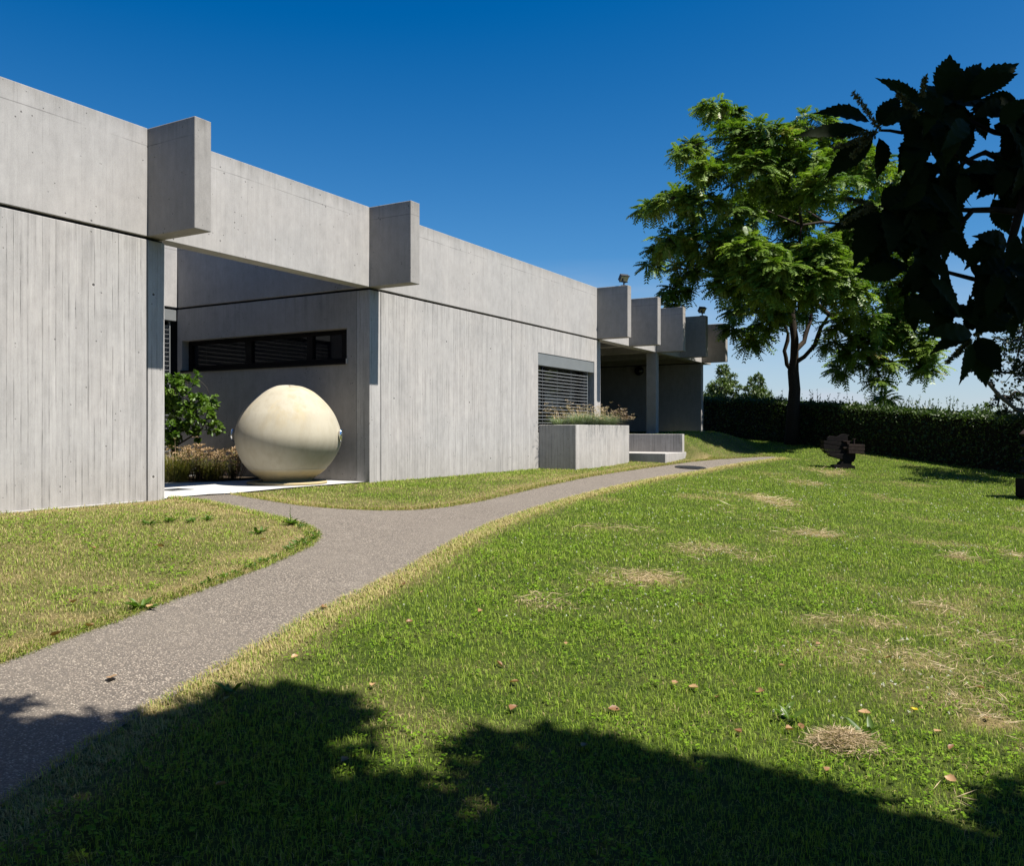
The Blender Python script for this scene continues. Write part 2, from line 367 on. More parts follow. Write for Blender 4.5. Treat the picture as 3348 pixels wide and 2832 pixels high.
def groundmat(name):
    k = NT(name); v = k.obj(); d = k.attr("dry"); n1 = k.noise(v, 35, 5, .7); n2 = k.noise(v, 4, 5, .6); n3 = k.noise(v, 240, 2, .6)
    green = k.mix(k.rng(n1, .35, .65), c4(.018, .034, .005), c4(.050, .080, .010))
    dry = k.mix(k.rng(n1, .3, .7), c4(.20, .145, .07), c4(.34, .25, .125))
    f = k.math('ADD', d, k.math('MULTIPLY', k.math('SUBTRACT', n2, .5), .5), True)
    col = k.mix(f, green, dry); col = k.mix(k.rng(n3, .5, .3, 0, .5), col, c4(.03, .024, .014))
    return k.surf(col, .95, k.bump(n1, 1.0, .03), .1)
M_GROUND = groundmat("lawn_soil")
def blademat(name):
    k = NT(name); d = k.attr("dry"); r = k.attr("rnd")
    g = k.mix(r, c4(.078, .165, .006), c4(.250, .365, .028)); y = k.mix(r, c4(.27, .20, .10), c4(.50, .38, .21))
    col = k.mix(d, g, y)
    return k.surf(col, .65, None, .12, 0, .28, k.mix(1.0, col, c4(1.3, 1.4, .7), 'MULTIPLY'))
M_BLADE = blademat("grass_blade")
def pathmat(name):
    k = NT(name); v = k.obj()
    vo = k.n("ShaderNodeTexVoronoi"); vo.inputs["Scale"].default_value = 105; k.t.links.new(v, vo.inputs["Vector"])
    sp = k.n("ShaderNodeSeparateXYZ"); k.t.links.new(vo.outputs["Color"], sp.inputs[0])
    ramp = k.n("ShaderNodeValToRGB"); k.t.links.new(sp.outputs[0], ramp.inputs[0]); e = ramp.color_ramp.elements
    e[0].position = 0; e[0].color = c4(.055, .047, .040); e[1].position = 1; e[1].color = c4(.56, .49, .40)
    for p, c in ((.25, (.09, .078, .068)), (.5, (.19, .157, .124)), (.72, (.28, .232, .183)), (.88, (.40, .34, .27))):
        q = e.new(p); q.color = c4(*c)
    gap = k.rng(vo.outputs["Distance"], .30, .62); col = k.mix(gap, ramp.outputs[0], c4(.085, .073, .06))
    big = k.noise(v, .7, 6, .65); col = k.mix(k.rng(big, .36, .66, 0, .55), col, c4(.15, .129, .105)); b2 = k.noise(v, 2.6, 5, .7); col = k.mix(k.rng(b2, .56, .72, 0, .18), col, c4(.30, .265, .22))
    h = k.math('ADD', k.math('MULTIPLY', vo.outputs["Distance"], -1.0), k.math('MULTIPLY', sp.outputs[1], .4))
    return k.surf(col, .75, k.bump(h, .8, .006), .3)
M_PATH = pathmat("exposed_aggregate_asphalt")
def slabmat(name):
    k = NT(name); v = k.obj(); br = k.n("ShaderNodeTexBrick"); br.offset = 0.5; k.t.links.new(v, br.inputs["Vector"])
    br.inputs["Scale"].default_value = 1.0; br.inputs["Mortar Size"].default_value = .006; br.inputs["Brick Width"].default_value = .8; br.inputs["Row Height"].default_value = .5
    br.inputs["Color1"].default_value = c4(.50, .49, .47); br.inputs["Color2"].default_value = c4(.44, .43, .41); br.inputs["Mortar"].default_value = c4(.10, .095, .085)
    n = k.noise(v, 60, 4, .7); n2 = k.noise(v, 2.2, 5)
    col = k.mix(k.rng(n, .35, .65, 0, .25), br.outputs[0], c4(.30, .29, .27)); col = k.mix(k.rng(n2, .5, .75, 0, .4), col, c4(.33, .31, .27))
    return k.surf(col, .8, k.bump(n, .3, .003), .3)
M_PAVE = slabmat("pale_paving")
M_AIL = leafmat("pinnate_leaf", (.050, .100, .010), (.205, .285, .038), (.17, .14, .03), trans=.28)
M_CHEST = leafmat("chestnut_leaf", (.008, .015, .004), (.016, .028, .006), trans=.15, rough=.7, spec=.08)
M_HEDGE = leafmat("hedge_leaf", (.018, .036, .007), (.065, .105, .018), trans=.25)
M_DARKLEAF = leafmat("dark_leaf", (.012, .022, .007), (.030, .048, .011), trans=.2)
M_FARLEAF = leafmat("far_leaf", (.050, .080, .022), (.085, .115, .032), trans=.25)
M_BUSH = leafmat("bush_leaf", (.055, .115, .014), (.110, .170, .028), trans=.35)
M_FESCUE = leafmat("blue_grass", (.16, .20, .145), (.28, .32, .22), trans=.25)
M_STALK = leafmat("dry_stalk", (.30, .22, .13), (.50, .38, .24), trans=.2)
M_REDSTALK = leafmat("brown_stalk", (.13, .075, .05), (.30, .19, .12), trans=.2)
M_SEDUM = leafmat("faded_flower", (.24, .15, .08), (.46, .32, .18), trans=.2)
M_REED = leafmat("garden_grass", (.08, .09, .02), (.22, .19, .06), trans=.3)
M_WEED = leafmat("weed_leaf", (.04, .085, .012), (.10, .16, .022), trans=.3)
M_DEAD = leafmat("dead_leaf", (.16, .075, .032), (.40, .25, .125), trans=.15)
M_CATKIN = leafmat("catkin", (.12, .12, .05), (.20, .19, .08), trans=.2)
M_CLOVER = leafmat("clover_flower", (.55, .54, .46), (.75, .74, .66), trans=.2)
# ------------------------------------------------------------------ path outline (read off the photograph, laid on the terrain)
LEFT_TIP = [(0, 2176), (144, 2121), (288, 2069), (449, 2009), (622, 1945), (748, 1899), (863, 1856), (978, 1807), (1030, 1778),
            (1042, 1755), (1030, 1735), (1001, 1721), (944, 1703), (875, 1686), (777, 1663), (633, 1635), (560, 1629)]
RIGHT_OF_PAVING = [(752, 1618), (863, 1637), (978, 1655), (1094, 1666), (1250, 1672), (1400, 1668), (1530, 1650), (1700, 1610), (1836, 1580),
                   (1945, 1557), (2063, 1538), (2153, 1526), (2250, 1512), (2335, 1503), (2440, 1497), (2520, 1494)]
LAWN_EDGE = [(2560, 1499), (2430, 1516), (2329, 1534), (2136, 1566), (1927, 1614), (1734, 1670), (1542, 1743), (1397, 1831), (1200, 1934),
             (1036, 2009), (921, 2078), (806, 2141), (691, 2210), (622, 2250), (535, 2302), (440, 2354), (300, 2440), (140, 2545), (-60, 2690)]
g = [gpt(*p) for p in LEFT_TIP]
lx, ly = g[0]; dx_, dy_ = lx - g[2][0], ly - g[2][1]; dl = math.hypot(dx_, dy_)
PL = [(lx + dx_ / dl * k, ly + dy_ / dl * k) for k in (7, 3.5)] + g
PM = [gpt(*p) for p in RIGHT_OF_PAVING]
PR = [gpt(*p) for p in LAWN_EDGE]
# the path runs out of the picture on the left
rx, ry = PR[-1]; PR = PR + [(rx + dx_ / dl * k, ry + dy_ / dl * k) for k in (3.5, 7)]
def smooth(P, n=2):
    for _ in range(n):
        Q = [P[0]]
        for a, b in zip(P[:-1], P[1:]):
            Q += [(a[0] * .75 + b[0] * .25, a[1] * .75 + b[1] * .25), (a[0] * .25 + b[0] * .75, a[1] * .25 + b[1] * .75)]
        P = Q + [P[-1]]
    return P
PL, PM, PR = smooth(PL), smooth(PM), smooth(PR)
rg = random.Random(3)
ragged = lambda P: [(x + rg.gauss(0, .006), y + rg.gauss(0, .006)) for x, y in P]
PL, PM, PR = ragged(PL), ragged(PM), ragged(PR)
PATH = PL + PM + PR
PAVE = [xy(s_, t_) for s_, t_ in ((-5.5, .277), (-.05, .277), (.02, .30))] + [gpt(545, 1632), gpt(690, 1620), gpt(762, 1617), gpt(930, 1600), gpt(1205, 1578)] + [xy(-.02, 4.857), xy(-5.5, 4.857)]

DRY = [(1310, 1178, 70, 13, 1.), (1250, 1185, 60, 10, .6), (1575, 1022, 40, 12, .9), (1520, 1045, 40, 10, .6), (1660, 1091, 62, 8, .8), (1685, 962, 45, 7, .8), (1760, 1285, 95, 28, .85), (1880, 1300, 90, 26, .7),
       (1960, 1138, 25, 7, .8), (1890, 1240, 60, 16, .5), (1830, 1350, 110, 34, .6), (2020, 1390, 70, 40, .7), (2040, 1490, 40, 40, .9), (2070, 1320, 40, 50, .5), (1960, 1430, 60, 30, .5),
       (1430, 1130, 90, 16, .55), (1250, 1080, 90, 10, .5), (1110, 1230, 60, 20, .3), (1985, 1660, 60, 26, .7), (1640, 985, 40, 8, .5), (1480, 1130, 60, 12, .5), (2075, 1135, 20, 10, .7)]
DRYW = []
for px, py, rx_, ry_, a in DRY:
    c0 = gpt(px * 1.6058, py * 1.6058); c1 = gpt((px + rx_) * 1.6058, py * 1.6058); c2 = gpt(px * 1.6058, (py - ry_) * 1.6058)
    DRYW.append((c0[0], c0[1], max(.15, c1[0] - c0[0]), max(.15, c2[1] - c0[1]), a))
def dryness(x, y):
    """0 green to 1 straw"""
    x = np.asarray(x, float); y = np.asarray(y, float); s, t = st(x, y)
    n = fnoise(x * .9, y * .9, 5); n2 = fnoise(x * 4, y * 4, 9); n3 = fnoise(x * 3.1 + 7, y * 3.1, 19)
    lawn = .05 + .42 * sstep(.56, .82, n) + .22 * (n2 - .5)
    dr = poly_dist(x, y, PR); lawn = np.maximum(lawn, (1.05 - dr / .38) * (.6 + .6 * n2))
    for cx, cy, a, b, w in DRYW:
        q = ((x - cx) / a) ** 2 + ((y - cy) / b) ** 2
        lawn = np.maximum(lawn, w * np.exp(-q * 1.0) * 1.25 * sstep(.34, .60, n3))
    # the strip between the path and the building is parched
    dl_ = poly_dist(x, y, PL); dm = poly_dist(x, y, PM)
    left = .44 + .75 * (n - .5) + .35 * (n2 - .5) + .40 * sstep(1.1, .1, s) + .45 * sstep(.9, .0, dl_) * sstep(.42, .60, n2)
    mid = .30 + .7 * (n - .5) + .3 * (n2 - .5) + .62 * sstep(.75, .0, dm)
    side = in_poly(x, y, PL + [(-60, 18), (-60, -6)])
    lawnside = in_poly(x, y, PR + [(-30, -30), (60, -30), (60, 60), (PR[0][0], 60)])
    mound = .24 + .5 * (n - .4) + .3 * (n2 - .5)
    v = np.where(lawnside, lawn, np.where(side, left, np.where(t > 18, mound, mid)))
    return np.clip(v, 0, 1)

def axis(parts):
    o = []
    for a, b, d in parts: o += list(np.arange(a, b - 1e-6, d))
    return np.array(o + [parts[-1][1]])
gs = axis([(-900, -100, 100), (-100, -20, 20), (-20, 0, 2), (0, 16, .2), (16, 30, 1), (30, 100, 5), (100, 1000, 60)])
gt = axis([(-900, -100, 100), (-100, -20, 10), (-20, -10, 1), (-10, 30, .25), (30, 48, 1), (48, 120, 6), (120, 1200, 60)])
S_, T_ = np.meshgrid(gs, gt, indexing='ij'); GX, GY = xy(S_, T_); GZ = ground_z(GX, GY)
ni, nj = S_.shape; ii = np.arange(ni * nj).reshape(ni, nj)
F = np.stack([ii[:-1, :-1], ii[:-1, 1:], ii[1:, 1:], ii[1:, :-1]], -1).reshape(-1, 4)
tag(npmesh("ground", np.stack([GX, GY, GZ], -1).reshape(-1, 3), [F], M_GROUND, attrs={"dry": dryness(GX.ravel(), GY.ravel()) * .8}, smooth=True), kind="structure")

def sheet(name, P, step, dz, mat, local=None):
    xs = [p[0] for p in P]; ys = [p[1] for p in P]
    X, Y = np.meshgrid(np.arange(min(xs), max(xs), step), np.arange(min(ys), max(ys), step)); X = X.ravel(); Y = Y.ravel()
    ok = in_poly(X, Y, P) & (poly_dist(X, Y, P, True) > step * .35)
    pts = [Vector(p) for p in P] + [Vector((a, b)) for a, b in zip(X[ok], Y[ok])]
    v, e, f, *_ = geometry.delaunay_2d_cdt(pts, [], [list(range(len(P)))], 1, 1e-5)
    z = ground_z(np.array([q.x for q in v]), np.array([q.y for q in v])) + dz
    W = [Vector((q.x, q.y, zz)) for q, zz in zip(v, z)]
    o = None
    if local: M = local.inverted(); W = [M @ q for q in W]
    o = pymesh(name, W, [tuple(t) for t in f], mat, None, True)
    if local: o.matrix_world = local
    return tag(o, kind="structure")
sheet("path", PATH, .22, .008, M_PATH)
BM = Matrix.Translation((X0, Y0, 0)) @ Matrix.Rotation(math.radians(60), 4, 'Z')
sheet("courtyard_paving", PAVE, .3, .022, M_PAVE, BM)

# ------------------------------------------------------------------ the concrete building; local x = along the front, y = into the building
bld = empty("concrete_building", (X0, Y0, 0), math.radians(60), "long low exposed concrete building with projecting fins above a recessed court and porch", "building")
G, B, T, W, LF = 3.703, 3.750, 5.28, 0.277, 0.979
t2, t3, t4, t5, t6, t7 = 4.857, 15.40, 17.916, 20.397, 22.996, 25.638
def bx(name, ta, tb, sa, sb, za, zb, mat, bevel=.008, parent=bld): return MB().box(ta, tb, -sb, -sa, za, zb).build(name, mat, parent, False, bevel)
# left wing
bx("lower_wall", -16, -.02, -11, 0, -.4, G, M_WALL)
bx("pier", 0, W, -5.5, 0, -.4, G, M_WALL)
bx("core", -15.9, .26, -10.9, -.03, -.35, G + .02, M_DARK, 0)
bx("shadow_joint", -15.9, W - .012, -10.9, -.11, G - .01, B + .01, M_DARK, 0)
bx("footing", -15.9, -.1, .002, .045, -.3, .018, M_BAND)
bx("upper_band", -16, -.006, -11, 0, B, T, M_BAND)
bx("fin", 0, W, -5.49, LF, B, T, M_SIDE, .012)
# court: lintel over the opening, right wall with the slit window, rear wall with the blind
bx("lintel", W + .004, t2 - .004, -W, 0, B, T, M_BAND)
bx("fin", t2, t2 + W, -5.49, LF, B, T, M_SIDE, .012)
wz0, wz1, ws0, ws1 = 2.33, 3.0, -5.35, -.567
cells("court_wall", [t2, t2 + .33], [.32, -ws1, -ws0, 5.5], [-.4, wz0, wz1, G], lambda i, j, k: not (j == 1 and k == 1), M_SIDE, bld)
bx("shadow_joint", t2 + .11, t3 - .1, -10.9, -.10, G - .01, B + .01, M_DARK, 0)
bx("core", t2 + .30, t2 + .6, -10.9, -.36, -.35, G - .02, M_DARK, 0)
win = bx("window", t2 + .22, t2 + .30, ws0 + .01, ws1 - .01, wz0 + .01, wz1 - .01, M_GLASS, 0)
fr = MB(); y0, y1 = -ws1 + .012, -ws0 - .012
fa, fb = t2 + .17, t2 + .218
fr.box(fa, fb, y0, y1, wz1 - .085, wz1 - .004).box(fa, fb, y0, y1, wz0 + .004, wz0 + .11)
for q, w_ in ((y0, .27), (y1 - .10, .10), (1.62, .16), (3.36, .18)): fr.box(fa, fb, q, q + w_, wz0 + .112, wz1 - .087)
fr.build("window_frame", M_FRAME, win, False, .004)
MB().box(t2 - .03, t2 + .16, -ws1 + .0, -ws0 + .04, wz0 - .035, wz0 + .002).build("sill", M_FRAME, win)
MB().box(t2 - .034, t2 - .002, -ws1 - .02, -ws1 - .004, wz0 - .03, wz0 + .07).build("sill_end", M_BAND, win)
bx("upper_band", W + .004, t2 - .004, -6.5, -5.5, B, T, M_BAND)
bx("rear_wall", W + .004, t2 - .004, -6.5, -5.85, -.4, G, M_DARK, 0)
def blinded(ta, tb, s, z0, z1, zbox, name, pitch, right_guide, tilt=-16):
    w_ = bx(name, ta + .02, tb - .02, s - .34, s - .29, z0, z1, M_GLASS, 0)
    bx("blind_box", ta + .012, tb - .012, s - .25, s - .012, zbox, z1, M_ALU, .004, w_)
    sl = MB(); n = int((zbox - .10 - z0) / pitch)
    for i in range(n):
        z = zbox - .14 - i * pitch
        M = Matrix.Translation((0, -s + .11, z)) @ Matrix.Rotation(math.radians(tilt), 4, 'X')
        sl.box(ta + .03, right_guide, -.045, .035, -.002, .002, M).box(ta + .03, right_guide, -.047, -.043, -.008, .003, M)
    sl.build("blind", M_SLAT, w_)
    bx("guide_rail", right_guide + .004, right_guide + .03, s - .15, s - .07, z0, zbox - .005, M_ALU, .003, w_)
    m = MB()
    for q in np.linspace(ta + .75, right_guide - .2, 2): m.box(q, q + .09, -s + .25, -s + .285, z0, zbox)
    m.box(ta + .02, tb - .02, -s + .25, -s + .285, z0, z0 + .08); m.build("window_frame", M_FRAME, w_)
    c_ = MB()
    for q in np.linspace(ta + .35, right_guide - .25, 4): c_.tube([(q, -s + .06, zbox), (q, -s + .06, z0)], .0025, 4)
    c_.build("ladder_cord", M_SLAT, w_)
    return w_
blinded(W + .01, t2 - .01, -5.5, .05, G - .012, 3.45, "window", .10, t2 - .16, -58)
# middle wing
cells("lower_wall", [t2 + .352, 10.296], [0, .5], [-.4, G], lambda i, j, k: True, M_WALL, bld, .008)
bx("pier", t2 + .001, t2 + .332, -.318, -.0, -.4, G - .0005, M_WALL, .006)
wa, wb, wlo, whi = 11.67, 15.20, .95, 3.04
cells("lower_wall", [10.304, wa, wb, t3 + .02], [0, .36, .5], [-.4, wlo, whi, G], lambda i, j, k: not (i == 1 and k == 1), M_WALL, bld, .006)
bx("core", 10.1, 10.5, -.9, -.02, -.3, G - .02, M_DARK, 0)
bx("core", t2 + .3, t2 + .4, -.9, -.03, -.3, G - .02, M_DARK, 0)
bx("core", t2 + .61, t3, -10.8, -.60, -.3, G - .02, M_DARK, 0)
blinded(wa, wb, 0, wlo, whi - .004, 2.72, "window", .092, 14.86)
bx("upper_band", t2 + W + .004, 10.297, -11, 0, B, T, M_BAND)
bx("upper_band", 10.303, t3 - .004, -11, 0, B, T, M_BAND)
bx("core", 10.2, 10.4, -10.9, -.02, B + .02, T - .02, M_DARK, 0)
# porch
bx("fin", t3, t3 + W, -8.5, LF, B, T, M_SIDE, .012)
bx("pier", t3 + .022, t3 + W, -8.5, -.012, -.4, G, M_WALL)
bx("shadow_joint", t3 - .09, t3 + W - .015, -8.4, -.05, G - .01, B + .01, M_DARK, 0)
tt = [t3, t4, t5, t6, t7]
for a, b in zip(tt[:-1], tt[1:]): bx("lintel", a + W + .004, b - .004, -.36, 0, B, T, M_BAND)
for a in tt[1:]: bx("fin", a, a + W, -8.5, LF, B, T, M_SIDE, .012)
bx("lintel", t7 + W + .004, t7 + 1.25, -.36, 0, B - .001, T, M_BAND)
bx("porch_roof", t3 + .1, t7 + .1, -8.45, -.2, 4.86, 5.10, M_SIDE, 0)
bx("porch_rear_wall", t3 + .2, t7 + W, -8.9, -8.51, -.4, T - .02, M_SIDE, 0)
bx("end_wall", t7, t7 + W, -8.5, -.02, -.4, G, M_SIDE)
bx("shadow_joint", t7 + .06, t7 + .22, -8.4, -.12, G - .01, B + .01, M_DARK, 0)
bx("column", t5, t5 + W, -.36, -.004, .1, B + .002, M_SIDE, .008)
bx("porch_floor", t3 + W + .002, t7 - .002, -8.5, -.01, -.3, .36, M_BAND, 0)

def loc_thing(name, t, s, z, label, cat, group=None, rz=0.0):
    x, y = xy(s, t); return empty(name, (x, y, z), math.radians(60) + rz, label, cat, group)

# planter in front of the blind window
pl = loc_thing("concrete_planter", 11.70, 0, 0, "rough board-marked concrete planter box under the window with the grey blind", "planter")
cells("trough", [0, .13, 3.46, 3.585], [-1.074, -.95, -.13, -.004], [-.3, .9, 1.15], lambda i, j, k: not (i == 1 and j == 1 and k == 1), M_PLANTER, pl, .012)
MB().box(.131, 3.459, -.949, -.131, .9, 1.07).build("soil", plain("planter_soil", (.05, .038, .028), .95, .1, 0, .3, 20, .6), pl)
# entrance step and low side wall
sp_ = loc_thing("entrance_step", t3 + .32, 0, 0, "flat concrete entrance step below the porch, right of the planter", "step")
MB().box(-.0, 1.90, -2.02, -.02, -.3, .335).build("slab", M_BAND, sp_, False, .012)
lw = loc_thing("low_concrete_wall", 17.36, 0, .336, "low concrete side wall standing at the far end of the entrance step", "wall")
MB().box(0, .20, -1.975, -.005, 0, .555).build("wall_block", M_PLANTER, lw, False, .012)
# floodlights on top of the fins
def floodlight(t, s, label):
    r = loc_thing("floodlight", t, s, T + .001, label, "floodlight", "floodlights on the fins")
    MB().box(-.06, .06, -.07, .07, 0, .025).tube([(0, 0, .02), (0, 0, .13)], .022, 8).box(-.10, -.085, -.02, .02, .10, .22).box(.085, .10, -.02, .02, .10, .22).box(-.10, .10, -.02, .02, .10, .115).build("bracket", M_BLACK, r)
    M = Matrix.Translation((0, 0, .235)) @ Matrix.Rotation(math.radians(-35), 4, 'Z') @ Matrix.Rotation(math.radians(38), 4, 'X')
    h = MB(); h.box(-.135, .135, -.04, .075, -.10, .10, M)
    for q in np.linspace(-.11, .11, 7): h.box(q - .004, q + .004, .075, .10, -.085, .085, M)
    h.box(-.15, .15, -.055, -.04, .085, .115, M).box(-.15, .15, -.055, -.04, -.115, -.085, M).build("lamp_head", M_BLACK, r, False, .006)
    MB().box(-.125, .125, -.052, -.041, -.08, .08, M).build("lens", M_LENS, r)
floodlight(t3 + .14, .80, "black floodlight on the first fin of the porch, nearest the planter")
floodlight(t6 + .14, .80, "black floodlight on the shaded fourth fin beside the tree")
wl = loc_thing("wall_lamp", t7 - .002, -2.62, 3.50, "round black lamp high on the dark porch end wall", "wall lamp")
MB().lathe([(.02, 0), (.12, .0), (.14, .03), (.14, .06)], 24, Matrix.Rotation(math.radians(-90), 4, 'Y')).build("mount", M_BLACK, wl, True)
MB().lathe([(.14, .06), (.185, .09), (.20, .16), (.18, .24), (.12, .30), (.03, .325)], 28, Matrix.Rotation(math.radians(-90), 4, 'Y')).build("globe", M_GLASS, wl, True)
hr_ = loc_thing("handrail", t7 - .08, -4.6, 1.62, "thin grey handrail along the dark back of the porch", "handrail")
m = MB().tube([(0, 0, 0), (0, -1.9, 0)], .028, 8)
for q in (-.2, -1.0, -1.75): m.tube([(0, q, 0), (.02, q, -.07), (.078, q, -.07)], .012, 6)
m.build("rail", M_ALU, hr_)

# ------------------------------------------------------------------ the round stone sculpture in the court
bxy = (-4.15, 15.62)
ball = empty("round_sculpture", (bxy[0], bxy[1], .022), math.radians(-14), "huge cream stone ball on a disc with two metal knobs in the courtyard", "sculpture")
prof = [(.43, .045), (.445, .07), (.50, .115), (.585, .175), (.665, .243), (.705, .283), (.712, .296), (.775, .37), (.855, .50), (.915, .63), (.95, .755), (.962, .88), (.945, 1.01), (.905, 1.14), (.845, 1.27), (.755, 1.40),
        (.645, 1.52), (.495, 1.65), (.37, 1.725), (.235, 1.777), (.12, 1.794), (.05, 1.7995), (.004, 1.80)]
def spline(P, n=5):
    o = []
    for i in range(len(P) - 1):
        p0, p1, p2, p3 = P[max(i - 1, 0)], P[i], P[i + 1], P[min(i + 2, len(P) - 1)]
        for k in range(n):
            t = k / n; o.append(tuple(.5 * (2 * p1[d] + (p2[d] - p0[d]) * t + (2 * p0[d] - 5 * p1[d] + 4 * p2[d] - p3[d]) * t * t + (3 * p1[d] - p0[d] - 3 * p2[d] + p3[d]) * t ** 3) for d in (0, 1)))
    return o + [P[-1]]
mb = MB().lathe([(max(r, .004), z) for r, z in spline(prof, 4)], 96)
# hand-worked: the mass leans a little to the right and swells low on that side
vv = []
for x, y, z in mb.v:
    k = max(0, z - .3) / 1.5; f = math.exp(-((z - .72) / .28) ** 2)
    a = math.atan2(y, x); r = math.hypot(x, y) * (1 + .03 * f * math.cos(a + .5) + .012 * math.sin(2 * a + 3 * z))
    vv.append((r * math.cos(a) + .03 * k, r * math.sin(a), z + .02 * math.sin(a * 2) * k))
mb.v = vv; mb.build("stone_body", M_CREAM, ball, True)
MB().lathe([(.40, .0), (.705, .0), (.72, .012), (.72, .036), (.705, .048), (.50, .052), (.40, .05)], 72).build("base_disc", M_CREAM, ball, True)
for sgn in (-1, 1):
    M = Matrix.Rotation(math.radians(14), 4, 'Z') @ Matrix.Translation((sgn * (.925 if sgn < 0 else .975), -.10, .90)) @ Matrix.Rotation(math.radians(90 * sgn), 4, 'Y')
    MB().lathe([(.06, -.06), (.06, .0), (.10, .01), (.122, .03), (.122, .05), (.10, .062), (.04, .07), (.004, .071)], 32, M).build("knob", M_CHROME, ball, True)
dg = gpt(574, 1607)
gr = empty("drain_grate", (dg[0], dg[1], gz(*dg) + .0225), math.radians(60), "square dark drain grate set in the pale paving by the left wall", "drain grate")
m = MB().box(-.2, .2, -.2, -.17, 0, .012).box(-.2, .2, .17, .2, 0, .012).box(-.2, -.17, -.169, .169, 0, .012).box(.17, .2, -.169, .169, 0, .012)
m.build("grate_frame", M_ALU, gr)
m = MB()
for q in np.linspace(-.15, .15, 10): m.box(q - .008, q + .008, -.169, .169, .0, .008)
m.build("grate_bars", M_BLACK, gr)
MB().box(-.169, .169, -.169, .169, -.002, .002).build("drain_well", M_DARK, gr)
mc = gpt(2257, 1531)
mh = empty("manhole_cover", (mc[0], mc[1], gz(*mc) + .016), 0, "round dark manhole cover set in the path beside the entrance step", "manhole cover")
sl_ = Vector((gz(mc[0] + .3, mc[1]) - gz(mc[0] - .3, mc[1]), gz(mc[0], mc[1] + .3) - gz(mc[0], mc[1] - .3))) / .6
mh.rotation_euler = (math.atan(sl_.y), -math.atan(sl_.x), 0)
MB().lathe([(.34, 0), (.42, 0), (.42, .014), (.35, .014), (.34, .008)], 40).build("rim", M_BLACK, mh)
m = MB().lathe([(.01, .0), (.335, .0), (.335, .009), (.01, .010)], 40)
for a in range(5):
    for b in range(5):
        if math.hypot(a - 2, b - 2) < 2.5: m.box((a - 2) * .12 - .03, (a - 2) * .12 + .03, (b - 2) * .12 - .03, (b - 2) * .12 + .03, .009, .013)
m.build("lid", M_BLACK, mh)

# ------------------------------------------------------------------ rusty sculptures on the lawn
sx1, sy1 = gpt(2755, 1531)
k_ = sy1 / FPX                                            # metres per photo pixel at that distance
sc1 = empty("steel_sculpture", (sx1, sy1, gz(sx1, sy1) - .01), math.radians(-6), "dark rusty steel sculpture of stacked bars on a narrow foot, in front of the hedge", "sculpture")
q_ = k_ * 300 / 2085
def P1(l): return [((x - 1080) * q_, (1335 - y) * q_) for x, y in l]
MB().prism(P1([(850, 1335), (850, 1275), (880, 1252), (985, 1248), (1010, 1200), (1050, 1170), (1240, 1190), (1225, 1235), (1260, 1256), (1300, 1262), (1308, 1335)]), -.22, .22).build("foot", M_RUST, sc1, False, .008)
MB().prism(P1([(1048, 1172), (1060, 1130), (960, 1105), (800, 1062), (745, 1010), (1000, 1000), (1325, 985), (1322, 1090), (1290, 1170), (1240, 1192)]), -.19, .19).build("neck", M_RUST, sc1, False, .008)
for i, (ya, yb, x0_, x1_, tl) in enumerate(((780, 850, 1160, 1505, 10), (862, 922, 1150, 1505, 4), (932, 990, 1155, 1490, 8))):
    MB().prism(P1([(x0_, ya), (x1_ - 8, ya + tl), (x1_, ya + tl + 6), (x1_, yb + tl * .6), (x0_, yb)]), -.26 - .01 * i, .16).build("bar", M_RUSTB, sc1, False, .006)
for i, (pl_) in enumerate(([(640, 700), (1130, 760), (1130, 850), (660, 770)], [(640, 782), (1120, 860), (1120, 925), (650, 900)], [(655, 910), (1140, 932), (1140, 996), (740, 1000)])):
    MB().prism(P1(pl_), -.10 - .012 * i, .30).build("slanted_slab", M_RUST, sc1, False, .006)
MB().prism(P1([(740, 700), (755, 630), (810, 595), (870, 600), (950, 612), (1000, 600), (1040, 565), (1110, 548), (1230, 575), (1232, 590), (1195, 600), (1200, 700), (1130, 752), (900, 725)]), .02, .10).build("curved_plate", M_RUST, sc1, False, .005)
MB().prism(P1([(1060, 705), (1235, 705), (1235, 722), (1200, 724), (1195, 790), (1150, 790), (1140, 724), (1060, 720)]), -.16, .02).build("tab", M_RUSTB, sc1)
MB().prism(P1([(1265, 652), (1345, 655), (1345, 668), (1318, 670), (1316, 790), (1296, 790), (1300, 668), (1265, 664)]), -.14, -.02).build("tab", M_RUSTB, sc1)
MB().prism(P1([(1060, 840), (1150, 840), (1150, 880), (1060, 880)]), -.20, -.11).build("tab", M_RUSTB, sc1)

sx2, sy2 = 11.72, 18.55
sc2 = empty("zigzag_sculpture", (sx2, sy2, gz(sx2, sy2) - .02), math.radians(12), "tall rusty steel sculpture with zigzag edge cut off by the picture edge", "sculpture")
zz = [(-.40, 0), (-.40, .02)]
MB().prism([(-.35, .0), (.5, .0), (.62, .12), (.62, .50), (-.52, .50), (-.52, .12)], -.3, .3).build("base_block", M_RUST, sc2, False, .01)
poly = [(.62, .5), (.62, 1.72), (-.2, 1.72)]
z = 1.62
for i in range(4): poly += [(-.50, z - .14), (-.20, z - .28)]; z -= .28
poly += [(-.2, .5)]
MB().prism(poly, -.22, .22).build("zigzag_block", M_RUSTB, sc2, False, .008)
MB().prism([(-.08, 1.72), (.5, 1.72), (.62, 2.02), (.1, 2.1)], -.15, .15).build("cap_block", M_RUST, sc2, False, .008)

